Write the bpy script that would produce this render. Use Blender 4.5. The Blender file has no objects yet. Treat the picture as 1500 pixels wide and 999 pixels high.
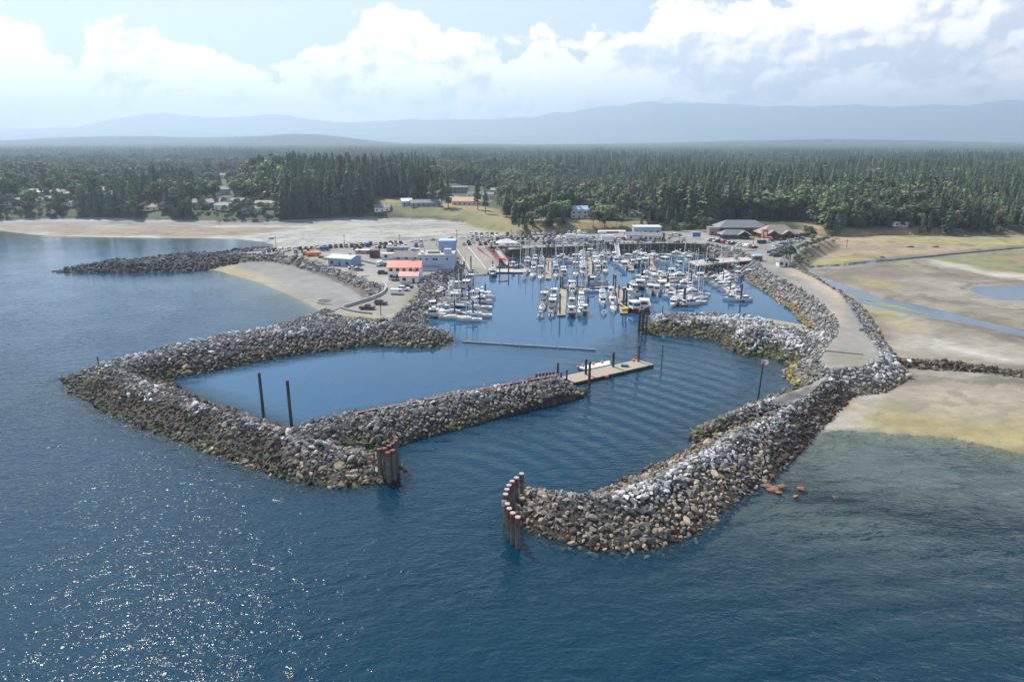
import bpy, bmesh, math, random
import numpy as np
from mathutils import Vector, Matrix
random.seed(7); rng = np.random.default_rng(11)
scene = bpy.context.scene
COL = scene.collection

# ------------------------------------------------------------------ camera
PITCH = math.atan(0.2875); CH = 60.0
SP, CP = math.sin(PITCH), math.cos(PITCH)
cd = bpy.data.cameras.new("camera"); cam = bpy.data.objects.new("camera", cd); COL.objects.link(cam)
cam.location = (0, 0, CH); cam.rotation_euler = (math.pi/2 - PITCH, 0, 0)
cd.sensor_width = 36; cd.lens = 24; cd.clip_start = 0.5; cd.clip_end = 80000
scene.camera = cam

# ------------------------------------------------------------------ light
SUN_EL, SUN_AZ = math.radians(48), math.radians(-38)      # azimuth from +Y, negative = to the left
sd = Vector((math.sin(SUN_AZ)*math.cos(SUN_EL), math.cos(SUN_AZ)*math.cos(SUN_EL), math.sin(SUN_EL)))
sl = bpy.data.lights.new("sun", 'SUN'); sl.energy = 4.8; sl.angle = math.radians(0.5); sl.color = (1.0, 0.94, 0.85)
so = bpy.data.objects.new("sun", sl); COL.objects.link(so); so.rotation_euler = sd.to_track_quat('Z', 'Y').to_euler()
SKY_STRENGTH = 0.11; CLOUD_GAIN = 1.0
vs = scene.view_settings
vs.view_transform = 'Standard'; vs.look = 'None'; vs.gamma = 1; vs.exposure = 0.68
cy = scene.cycles
cy.max_bounces = 8; cy.diffuse_bounces = 2; cy.glossy_bounces = 3; cy.transparent_max_bounces = 8; cy.volume_bounces = 0
cy.use_denoising = True; cy.use_adaptive_sampling = False; cy.sample_clamp_indirect = 2.0; cy.sample_clamp_direct = 5.0
cy.caustics_reflective = False; cy.caustics_refractive = False

class NT:
    """small helper round a node tree"""
    def __init__(s, nt): s.nt = nt; s.n = nt.nodes; s.l = nt.links
    def node(s, t, **k):
        o = s.n.new(t)
        for a, b in k.items(): setattr(o, a, b)
        return o
    def put(s, sock, v):
        if isinstance(v, bpy.types.NodeSocket): s.l.new(v, sock)
        elif v is not None:
            if isinstance(v, (tuple, list)) and len(v) == 3 and sock.type == 'RGBA': v = (*v, 1)
            sock.default_value = v
    def math(s, op, a, b=None, c=None, clamp=False):
        o = s.node('ShaderNodeMath', operation=op, use_clamp=clamp)
        for i, v in enumerate((a, b, c)): s.put(o.inputs[i], v)
        return o.outputs[0]
    def vmath(s, op, a, b=None):
        o = s.node('ShaderNodeVectorMath', operation=op); s.put(o.inputs[0], a); s.put(o.inputs[1], b)
        return o.outputs[0]
    def comb(s, x, y, z):
        o = s.node('ShaderNodeCombineXYZ')
        for i, v in enumerate((x, y, z)): s.put(o.inputs[i], v)
        return o.outputs[0]
    def noise(s, vec, scale, detail=4, rough=0.55, dist=0.0, dim='3D'):
        o = s.node('ShaderNodeTexNoise', noise_dimensions=dim); s.put(o.inputs['Vector'], vec)
        o.inputs['Scale'].default_value = scale; o.inputs['Detail'].default_value = detail
        o.inputs['Roughness'].default_value = rough; o.inputs['Distortion'].default_value = dist
        return o.outputs[0]
    def mix(s, f, a, b, mode='MIX'):
        o = s.node('ShaderNodeMix', data_type='RGBA', blend_type=mode)
        s.put(o.inputs[0], f); s.put(o.inputs[6], a); s.put(o.inputs[7], b)
        return o.outputs[2]
    def mapr(s, v, a, b, c=0.0, d=1.0, smooth=True):
        o = s.node('ShaderNodeMapRange', interpolation_type='SMOOTHSTEP' if smooth else 'LINEAR')
        s.put(o.inputs[0], v)
        for i, x in enumerate((a, b, c, d)): s.put(o.inputs[i+1], x)
        return o.outputs[0]

# ------------------------------------------------------------------ sky with cumulus bank
w = bpy.data.worlds.new("World"); scene.world = w; w.use_nodes = True
t = NT(w.node_tree); t.n.clear()
sky = t.node('ShaderNodeTexSky', sky_type='NISHITA', sun_disc=False)
sky.sun_elevation = SUN_EL; sky.sun_rotation = SUN_AZ; sky.air_density = 1.0; sky.dust_density = 0.8; sky.ozone_density = 1.5
tc = t.node('ShaderNodeTexCoord'); D = t.vmath('NORMALIZE', tc.outputs['Generated'])
sx = t.node('ShaderNodeSeparateXYZ'); t.put(sx.inputs[0], D)
az = t.math('ARCTAN2', sx.outputs[0], sx.outputs[1]); el = t.math('ARCSINE', sx.outputs[2])
# outline of the bank: cloud top elevation against azimuth
fc = t.node('ShaderNodeFloatCurve')
def az_el(px, py):
    dx, dz, dy = (px-750)/1000, -SP - (py-499.5)/1000*CP, CP - (py-499.5)/1000*SP
    return math.atan2(dx, dy), math.atan2(dz, math.hypot(dx, dy))
top = [(-180,10),(0,38),(60,50),(110,62),(150,48),(220,38),(265,60),(330,72),(400,88),(425,80),(470,66),(520,30),(570,12),(620,16),(680,40),(715,58),(745,72),(780,60),(850,58),(905,48),(950,8),(1010,-6),(1060,2),(1110,4),(1140,14),(1180,-12),(1300,-60),(1420,-150),(1600,-260),(1800,-200),(2400,-60)]
cvs = fc.mapping.curves[0]
pts = []
for px, py in top:
    a, e = az_el(px, py); pts.append(((a+1.2)/2.4, e/0.5))
pts = [(0.0, 0.35)] + pts + [(1.0, 0.4)]
pts = sorted((min(max(a,0),1), min(max(b,0),1)) for a, b in pts)
while len(cvs.points) < len(pts): cvs.points.new(0.5, 0.5)
for p_, (a, b) in zip(cvs.points, pts): p_.location = (a, b); p_.handle_type = 'AUTO_CLAMPED'
fc.mapping.update()
t.put(fc.inputs['Value'], t.math('MULTIPLY_ADD', az, 1/2.4, 0.5, clamp=True))
topel = t.math('MULTIPLY', fc.outputs[0], 0.5)
uv = t.comb(az, t.math('MULTIPLY', el, 1.25), 0.0)
warp = t.node('ShaderNodeTexNoise', noise_dimensions='2D'); t.put(warp.inputs['Vector'], uv); warp.inputs['Scale'].default_value = 30; warp.inputs['Detail'].default_value = 5
uvw = t.vmath('ADD', uv, t.vmath('MULTIPLY', t.vmath('SUBTRACT', warp.outputs['Color'], (0.5,0.5,0.5)), (0.022,0.022,0.0)))
def billow(vec, scale):
    v = t.node('ShaderNodeTexVoronoi', feature='F1', voronoi_dimensions='2D'); t.put(v.inputs['Vector'], vec)
    v.inputs['Scale'].default_value = scale; v.inputs['Detail'].default_value = 2.6; v.inputs['Roughness'].default_value = 0.5
    v.inputs['Lacunarity'].default_value = 2.4
    return t.math('SUBTRACT', 1.0, v.outputs['Distance'])
F0 = billow(uvw, 13)
F1 = billow(t.vmath('ADD', uvw, (-0.006, 0.009, 0.0)), 13)
puff = t.math('SUBTRACT', F0, 0.45)
depth = t.math('SUBTRACT', topel, el)
fine = t.noise(uvw, 40, 5, 0.62, 0.0, '2D')
edge = t.math('ADD', depth, t.math('MULTIPLY_ADD', puff, 0.05, t.math('MULTIPLY_ADD', fine, 0.022, 0.001)))
mask = t.mapr(edge, -0.002, 0.009)
relief = t.math('SUBTRACT', F0, F1)
big = t.noise(t.comb(az, t.math('MULTIPLY', el, 2.2), 0.0), 7.5, 6, 0.58, 0.4, '2D')
lit = t.math('MULTIPLY_ADD', relief, 2.2, t.math('MULTIPLY_ADD', big, -5.2, 3.0))
lit = t.math('ADD', lit, t.math('MULTIPLY_ADD', fine, 1.1, -0.55))
lit = t.math('ADD', lit, t.mapr(t.math('SUBTRACT', depth, t.math('MULTIPLY', fine, 0.04)), -0.02, 0.05, 0.55, 0.0))
lit = t.math('ADD', lit, t.mapr(el, 0.04, 0.10, 0.6, 0.0))
lit = t.math('ADD', lit, t.mapr(az, 0.25, -0.3, 0.0, 0.25))
lit = t.mapr(lit, -0.35, 1.15)
ccol = t.mix(lit, (0.56, 0.57, 0.61), (1.16, 1.06, 0.97))
# thin milky veil towards the horizon
veil = t.mapr(el, 0.62, 0.16)
skyc = t.mix(1.0, sky.outputs[0], (SKY_STRENGTH,)*3, 'MULTIPLY')
skyv = t.mix(t.math('MULTIPLY', veil, 0.92), skyc, (0.46, 0.52, 0.62))
fin = t.mix(t.math('MULTIPLY', mask, t.mapr(el, 0.55, 0.3)), skyv, ccol)
bg = t.node('ShaderNodeBackground'); t.put(bg.inputs[0], fin); bg.inputs[1].default_value = 1.0
w.cycles.sampling_method = 'MANUAL'; w.cycles.sample_map_resolution = 512
wo = t.node('ShaderNodeOutputWorld'); t.l.new(bg.outputs[0], wo.inputs[0])

# ------------------------------------------------------------------ geometry helpers
def P(x, y, z=0.0):
    """where the ground (at height z) lies that the survey photograph shows at x, y"""
    dx, dy, dz = (x-750)/1000, CP - (y-499.5)/1000*SP, -SP - (y-499.5)/1000*CP
    k = (z-CH)/dz
    return Vector((k*dx, k*dy, z))
def W(pts, z=0.0):
    return np.array([tuple(P(*(q if len(q) == 3 else (*q, z))))[:2] for q in pts])
def project(X, Y, Z=0.0):
    fz = Y*CP - (Z-CH)*SP; uz = Y*SP + (Z-CH)*CP
    return 750 + 1000*X/fz, 499.5 - 1000*uz/fz
def seg_dist(X, Y, pts, closed=False):
    best = np.full(X.shape, 1e9)
    n = len(pts)
    for i in range(n if closed else n-1):
        ax, ay = pts[i]; bx, by = pts[(i+1) % n]
        vx, vy = bx-ax, by-ay; L = vx*vx+vy*vy + 1e-9
        tt = np.clip(((X-ax)*vx + (Y-ay)*vy)/L, 0, 1)
        d = (X-ax-tt*vx)**2 + (Y-ay-tt*vy)**2
        np.minimum(best, d, out=best)
    return np.sqrt(best)
def inside(X, Y, pts):
    r = np.zeros(X.shape, bool); n = len(pts)
    for i in range(n):
        ax, ay = pts[i]; bx, by = pts[(i+1) % n]
        if ay == by: continue
        c = ((ay > Y) != (by > Y)) & (X < (bx-ax)*(Y-ay)/(by-ay) + ax)
        r ^= c
    return r
def sdist(X, Y, pts, reach=60):
    """signed distance, positive inside; exact only within reach of the outline"""
    out = np.full(X.shape, -1e3)
    lo, hi = pts.min(0)-reach, pts.max(0)+reach
    m = (X > lo[0]) & (X < hi[0]) & (Y > lo[1]) & (Y < hi[1])
    if m.any():
        x, y = X[m], Y[m]
        d = seg_dist(x, y, pts, True)
        out[m] = np.where(inside(x, y, pts), d, -d)
    return out
_perm = rng.random((512, 512))
def vnoise(X, Y, s, ox=0.0):
    x, y = X/s + 100.3 + ox, Y/s + 57.7 + ox*1.7
    xi, yi = np.floor(x).astype(int), np.floor(y).astype(int)
    fx, fy = x-xi, y-yi; fx = fx*fx*(3-2*fx); fy = fy*fy*(3-2*fy)
    g = lambda a, b: _perm[a & 511, b & 511]
    return (g(xi,yi)*(1-fx)+g(xi+1,yi)*fx)*(1-fy) + (g(xi,yi+1)*(1-fx)+g(xi+1,yi+1)*fx)*fy
def fbm(X, Y, s, o=4, ox=0.0):
    r = 0; a = 0.5; t_ = 0
    for i in range(o):
        r = r + a*vnoise(X, Y, s/2**i, ox+i*7.3); t_ += a; a *= 0.5
    return r/t_
def np_mesh(name, verts, faces, col=None, smooth=False, attrs=None, quads=None):
    """faces: list of int arrays (n,k)"""
    me = bpy.data.meshes.new(name)
    me.vertices.add(len(verts)); me.vertices.foreach_set('co', np.asarray(verts, np.float32).ravel())
    nl = sum(f.size for f in faces); npo = sum(len(f) for f in faces)
    me.loops.add(nl); me.polygons.add(npo)
    me.loops.foreach_set('vertex_index', np.concatenate([f.ravel() for f in faces]).astype(np.int32))
    tot = np.concatenate([np.full(len(f), f.shape[1]) for f in faces]).astype(np.int32)
    st = np.concatenate([[0], np.cumsum(tot)[:-1]]).astype(np.int32)
    me.polygons.foreach_set('loop_start', st)
    me.polygons.foreach_set('use_smooth', np.full(npo, smooth))
    me.update(calc_edges=True)
    if col is not None:
        a = me.color_attributes.new('Col', 'FLOAT_COLOR', 'POINT')
        c = np.ones((len(verts), 4), np.float32); c[:, :3] = col; a.data.foreach_set('color', c.ravel())
    for k, v in (attrs or {}).items():
        a = me.attributes.new(k, 'FLOAT', 'POINT'); a.data.foreach_set('value', np.asarray(v, np.float32).ravel())
    return me
def link(name, me, parent=None, mat=None, loc=None):
    o = bpy.data.objects.new(name, me); COL.objects.link(o)
    if parent: o.parent = parent
    if mat: 
        me.materials.clear() if False else None
        if not me.materials: me.materials.append(mat)
    if loc is not None: o.location = loc
    return o
def tag(o, label=None, cat=None, group=None, kind=None):
    if label: o['label'] = label
    if cat: o['category'] = cat
    if group: o['group'] = group
    if kind: o['kind'] = kind
    return o
def thing(name, label, cat, loc=(0,0,0), rz=0.0, group=None):
    o = bpy.data.objects.new(name, None); COL.objects.link(o); o.location = loc; o.rotation_euler = (0,0,rz)
    o.empty_display_size = 0.5
    return tag(o, label, cat, group)

RELAB = {}
def relabel(o, base): RELAB.setdefault(base, []).append(o)

# ------------------------------------------------------------------ materials
MATS = {}
def mat(name, col, rough=0.6, metal=0.0, var=0.12, scale=1.5, bump=0.0, spec=0.5):
    if name in MATS: return MATS[name]
    m = bpy.data.materials.new(name); m.use_nodes = True; q = NT(m.node_tree)
    b = q.n['Principled BSDF']; b.inputs['Roughness'].default_value = rough; b.inputs['Metallic'].default_value = metal
    b.inputs['Specular IOR Level'].default_value = spec
    g = q.node('ShaderNodeNewGeometry')
    n = q.noise(g.outputs['Position'], scale, 5, 0.6)
    f = q.mapr(n, 0.25, 0.75, 1-var, 1+var, smooth=False)
    c = q.mix(1.0, (*col, 1), q.comb(f, f, f), 'MULTIPLY')
    q.put(b.inputs['Base Color'], c)
    if bump:
        bn = q.node('ShaderNodeBump'); q.put(bn.inputs['Height'], n); bn.inputs['Distance'].default_value = bump
        q.l.new(bn.outputs[0], b.inputs['Normal'])
    MATS[name] = m; return m
def attr_mat(name, rough=0.85, amp=0.25, s1=0.9, s2=6.0, bump=0.05, spec=0.3, tint=None):
    m = bpy.data.materials.new(name); m.use_nodes = True; q = NT(m.node_tree)
    b = q.n['Principled BSDF']; b.inputs['Roughness'].default_value = rough; b.inputs['Specular IOR Level'].default_value = spec
    a = q.node('ShaderNodeAttribute', attribute_name='Col'); g = q.node('ShaderNodeNewGeometry')
    n1 = q.noise(g.outputs['Position'], s1, 6, 0.6); n2 = q.noise(g.outputs['Position'], s2, 4, 0.65)
    n = q.math('ADD', q.math('MULTIPLY', n1, 0.5), q.math('MULTIPLY', n2, 0.5))
    f = q.mapr(n, 0.32, 0.68, 1-amp, 1+amp, smooth=False)
    q.put(b.inputs['Base Color'], q.mix(1.0, a.outputs['Color'], q.comb(f, f, f), 'MULTIPLY'))
    bn = q.node('ShaderNodeBump'); q.put(bn.inputs['Height'], n); bn.inputs['Distance'].default_value = bump
    q.l.new(bn.outputs[0], b.inputs['Normal'])
    MATS[name] = m; return m
M_ground = attr_mat('ground', amp=0.22, s1=0.25, s2=2.2, bump=0.15)
M_rock = attr_mat('rock', amp=0.28, s1=1.3, s2=7.0, bump=0.12)

# ------------------------------------------------------------------ the lie of the land (surveyed outlines, z = 0 unless given)
SEA_L = W([(92,556),(100,568),(112,577),(128,584),(140,594),(165,606),(180,612),(205,625),(230,632),(300,658),(370,684),(430,702),(490,712),(545,708),(580,702),(588,685),(575,670),(545,663),(520,655),(480,645),(440,633),(380,616),(345,604),(300,589),(262,573),(242,557),(285,547),(330,538),(430,519),(540,506),(600,508),(645,508),(664,498),(655,488),(600,480),(560,472),(520,466),(470,460),(462,464),(400,485),(300,505),(200,528),(150,542),(112,549)])
MID = W([(452,640),(520,662),(560,664),(600,648),(650,635),(700,622),(750,608),(800,595),(840,585),(862,578),(860,570),(845,556,3.0),(815,549,4),(700,568.5,4),(600,587,4),(520,604,4),(470,619,3),(440,632,2)])
RIGHT = W([(757,764),(790,779),(830,791),(870,801),(905,805),(940,803),(975,795),(1010,780),(1040,760),(1060,742),(1090,722),(1115,711),(1140,690),(1160,670),(1185,650),(1210,625),(1235,600),(1255,580),(1268,556),(1282,549),(1305,543),(1330,535),(1306,518),(1290,500),(1262,508),(1225,528),(1195,542),(1150,585),(1100,612),(1045,640),(1003,664),(950,688),(905,708),(880,722),(850,728),(800,723),(768,714),(750,724)])
LOBE = W([(1009,640),(1022,650),(1052,646),(1090,640),(1140,632),(1190,612),(1215,590),(1190,560),(1160,572),(1130,582),(1105,592),(1075,604),(1040,619),(1018,631)])
INNER = W([(1172,572),(1168,555),(1160,541),(1137,526),(1113,518),(1095,521),(1080,513),(1068,501),(1030,494),(970,491),(943,487),(938,479),(941,473),(955,469),(1000,467),(1060,468),(1100,471),(1150,485),(1198,493),(1225,500),(1245,515),(1235,545),(1205,565)])
DARK = W([(78,398),(140,400),(250,398),(310,395),(350,389),(400,384),(420,372),(400,367),(330,375),(250,381),(200,386),(150,391)])
GROIN = W([(1290,533),(1340,537),(1400,541),(1450,547),(1520,556),(1560,560)])
LOT = W([(345,371),(400,366),(480,362),(560,358),(640,352),(700,347),(720,346),(800,345),(900,342),(1000,338),(1050,336),(1165,336),(1200,345),(1215,352),(1175,366),(1160,378),(1162,392),(1196,408),(1232,430),(1250,455),(1262,480),(1282,505),(1290,522),(1262,536),(1215,540),(1200,528),(1212,508),(1226,490),(1228,474),(1218,458),(1196,438),(1158,414),(1120,394),(1109,382),(1096,372),(1072,362),(1040,357),(1000,355),(900,356),(840,360),(745,365),(735,361),(716,361),(700,362),(678,365),(672,372),(668,390),(655,398),(640,398),(624,404),(620,418),(610,432),(590,452),(572,468),(520,464),(482,460),(500,451),(540,438),(562,428),(560,418),(520,403),(480,390),(440,378),(400,372)], 5)
BEACH = W([(300,393),(330,400),(370,411),(420,430),(450,445),(472,458),(500,455),(560,432),(575,425),(530,400),(480,385),(400,372),(330,385)])
RAMP = W([(672,362,5),(712,360,5),(735,390,1),(712,404),(690,404),(672,400)])
FARFLAT = W([(-900,332),(-300,334),(0,338),(40,343),(80,346),(180,348),(290,349),(345,350),(385,354),(402,359),(396,368),(420,372),(560,366),(700,352),(760,345),(760,315),(-900,300)])
MAIN = np.vstack([W([(-1500,318),(-500,322),(0,324),(60,322),(150,322),(230,324),(300,325),(400,326),(500,322),(545,320),(620,322),(680,328),(715,336),(760,342),(900,338),(1050,338),(1165,344),(1200,347),(1260,345),(1300,345),(1400,347),(1500,345),(2200,340)]), [(29000, 2000), (29000, 30000), (-29000, 30000), (-29000, 2000)]])
FLAT = W([(1160,392),(1175,372),(1195,352),(1260,340),(1500,338),(2300,338),(2600,800),(2000,740),(1700,705),(1500,664),(1450,652),(1400,641),(1300,633),(1250,630),(1215,630),(1190,640),(1200,600),(1240,530),(1240,460),(1200,420)])
STRIP = W([(1108,464),(1150,471),(1196,479),(1206,488),(1215,500),(1180,500),(1120,480),(1095,470)])
CREEKS = [(W([(1160,391),(1185,404),(1230,420),(1280,438),(1330,447),(1380,459),(1440,474),(1500,489),(1700,530),(2000,560)]), 4.6),
          (W([(1236,435),(1290,449),(1340,459),(1400,468)]), 2.0),
          (W([(1168,393),(1190,391),(1240,388),(1262,385),(1330,379),(1400,372),(1500,363),(1700,355)]), 2.5)]
POOLS = [W([(1432,427),(1444,421),(1475,419),(1520,417),(1590,425),(1560,436),(1500,438),(1465,438)])]
GRAVEL = [W([(480,470),(500,464),(560,466),(600,478),(640,484),(632,492),(600,489),(560,481),(500,478)]),
          W([(1128,588,4),(1152,571,4),(1196,548,4),(1215,536,4),(1215,505,4),(1290,515,5),(1268,530,5),(1230,540,4),(1200,560,4),(1160,583,4)])]
WALLZONE = [W([(745,366.5,5),(770,364,5),(800,362.6,5),(835,361.5,5),(858,360.6,5),(858,380,1),(800,384,1),(745,388,1)]), W([(893,358.2,5),(930,357.6,5),(970,357,5),(1008,357.2,5),(1028,358,5),(1030,374,1),(893,376,1)])]
SCRUB = W([(1164,393),(1150,372),(1160,350),(1200,340),(1250,344),(1225,372),(1185,398),(1172,398)], 3)
BEACHZONE = W([(330,378),(420,386),(480,400),(540,420),(560,430),(500,454),(470,462),(440,450),(300,392)])

def land(X, Y):
    """height, rubble weight, region id"""
    n1 = fbm(X, Y, 9, 3); n2 = fbm(X, Y, 60, 3, 3.0)
    h = np.full(X.shape, -7.0); rock = np.zeros(X.shape); reg = np.zeros(X.shape, int)
    def up(z, r, rid):
        nonlocal h, rock, reg
        m = z > h
        h = np.where(m, z, h); rock = np.where(m, r, rock); reg = np.where(m, rid, reg)
    # tidal flats and beaches
    d = sdist(X, Y, FLAT, 120); up(np.where(d > 0, np.minimum(0.12+d*0.012, 0.75)+0.25*(n2-0.5), np.maximum(d*0.022, -1.0)+np.minimum(0, (d+38)*0.05)), 0, 1)
    d = sdist(X, Y, FARFLAT, 150); up(np.where(d > 0, np.minimum(0.05+d*0.01, 0.5)+0.2*(n2-0.5), d*0.04), 0, 2)
    d = sdist(X, Y, BEACH, 60); up(np.where(d > 0, np.minimum(d*0.07, 3.2), d*0.10), 0, 3)
    d = sdist(X, Y, STRIP, 40); up(np.where(d > 0, np.minimum(d*0.12, 0.9), d*0.12), 0, 4)
    for pts, wd in CREEKS:
        m = (reg == 1); dd = seg_dist(X[m], Y[m], pts); wv = wd*(.72)*(0.75+0.5*n1[m])
        h[m] = np.where(dd < wv+3, np.minimum(h[m], -0.22+np.clip(dd-wv, 0, 3)*0.25), h[m])
    for k, pts in enumerate(POOLS):
        d = sdist(X, Y, pts, 10); h = np.where((d > -6) & (reg <= 2), np.minimum(h, np.clip(-0.15-d*0.06+0.5*(n1-0.5), -0.3, 5)), h)
    # rubble mounds
    for pts, sl_, cap, rid in ((SEA_L, .50, 4.2, 10), (RIGHT, .50, 4.0, 11), (LOBE, .62, 4.2, 12), (INNER, .60, 3.5, 13), (DARK, .50, 3.3, 14)):
        d = sdist(X, Y, pts, 30)
        z = np.where(d > 0, np.minimum(d*sl_, cap), d*0.6) + np.where(d > -1, (n1-0.5)*np.clip(d, 0.2, 2.0)*0.9, 0)
        up(z, 1, rid)
    d = sdist(X, Y, MID, 30); z = np.where(d > 0, np.minimum(d*0.62, 3.9), d*3)
    rail = seg_dist(X, Y, W([(452,628,3.5),(520,606,4),(600,589,4),(700,570.5,4),(796,554.5,4)])); z = np.where(d > 0.05, np.maximum(z, np.minimum(3.9, 3.9-(rail-3.2)*0.55)), z)
    z = np.where(d > 0.05, np.minimum(z, 4.0), d*3-1); up(z + np.where(d > 1, (n1-0.5)*1.0, 0), 1, 15)
    d = seg_dist(X, Y, W([(452,632,3),(520,607,4)])); up(3.6-np.maximum(d-2.5, 0)*0.55, 1, 15)
    d = seg_dist(X, Y, GROIN); up(1.5-np.maximum(d-1.0, 0)*0.55+(n1-0.5)*0.8, 1, 16)
    # knob on the inner mole
    kx, ky = P(1108, 488, 4)[:2]; d = np.hypot(X-kx, Y-ky); up(5.6-np.maximum(d-2.5, 0)*0.75, 1, 13)
    # harbour land
    d = sdist(X, Y, LOT, 40); up(np.where(d > 0, 5.0, np.maximum(5.0+d*0.62, -7) if False else 5.0+d*0.62), np.where(d > 0, 0, 1), np.where(d > 0, 20, 21))
    d = sdist(X, Y, RAMP, 10)
    ry = P(690, 362, 5)[1]; rz_ = 5.0-(ry-Y)*0.078; m = d > 0; h = np.where(m, np.clip(rz_, -1.5, 5), h); rock = np.where(m, 0, rock); reg = np.where(m, 22, reg)
    # mainland, rising inland
    d = sdist(X, Y, MAIN, 400); far = np.where(d > -1, np.maximum(Y-470, 0), 0)
    left = np.clip((80-X)/260, 0, 1)
    z = np.where(d > 0, 1.2+np.minimum(d*0.35, 3.5+5*left)+np.minimum(far*0.0035, 38)+6*fbm(X, Y, 500, 3, 9.)*np.clip(far/800, 0, 1), d*0.3)
    hx = X/np.maximum(Y, 1)
    ridge = 78*np.exp(-((hx+0.52)/0.22)**2)*np.exp(-((Y-7600)/1500)**2) + 74*np.exp(-((hx+0.29)/0.09)**2)*np.exp(-((Y-7200)/1100)**2) + 50*np.exp(-((hx-0.45)/0.25)**2)*np.exp(-((Y-7600)/1500)**2)
    z = z + np.where(d > 0, ridge*(0.7+0.6*fbm(X, Y, 900, 3, 2.)), 0)
    up(z, 0, 30)
    for pts in WALLZONE:
        d = sdist(X, Y, pts, 3); m = (d > 0) & (reg == 21); h = np.where(m, np.minimum(h, 0.9-0.10*np.maximum(d-1.5, 0)), h); rock = np.where(m & (h > .6), 0, rock)
    d = sdist(X, Y, SCRUB, 3); m = (d > 0) & (reg == 21); rock = np.where(m, 0, rock); reg = np.where(m, 24, reg)
    for pts in GRAVEL:
        d = sdist(X, Y, pts, 5); m = (d > 0) & (reg < 20); rock = np.where(m, 0, rock); reg = np.where(m, 23, reg)
    d = sdist(X, Y, BEACHZONE, 5); rock = np.where((d > 0) & (reg == 21) & (h < 2.2), 0, rock)
    return h, rock, reg

def paint(X, Y, C, poly, col, a=1.0, warp=6.0, edge=6.0, seed=1.0, z=0.0):
    pts = W(poly, z)
    wx = (fbm(X, Y, warp*3, 4, seed)-0.5)*warp*2.2; wy = (fbm(X, Y, warp*3, 4, seed+31)-0.5)*warp*2.2
    d = sdist(X+wx, Y+wy, pts, edge*2+1)
    f = np.clip(0.5+d/edge, 0, 1)*a
    f = f[..., None]
    C[:] = C*(1-f)+np.array(col)*f

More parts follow.
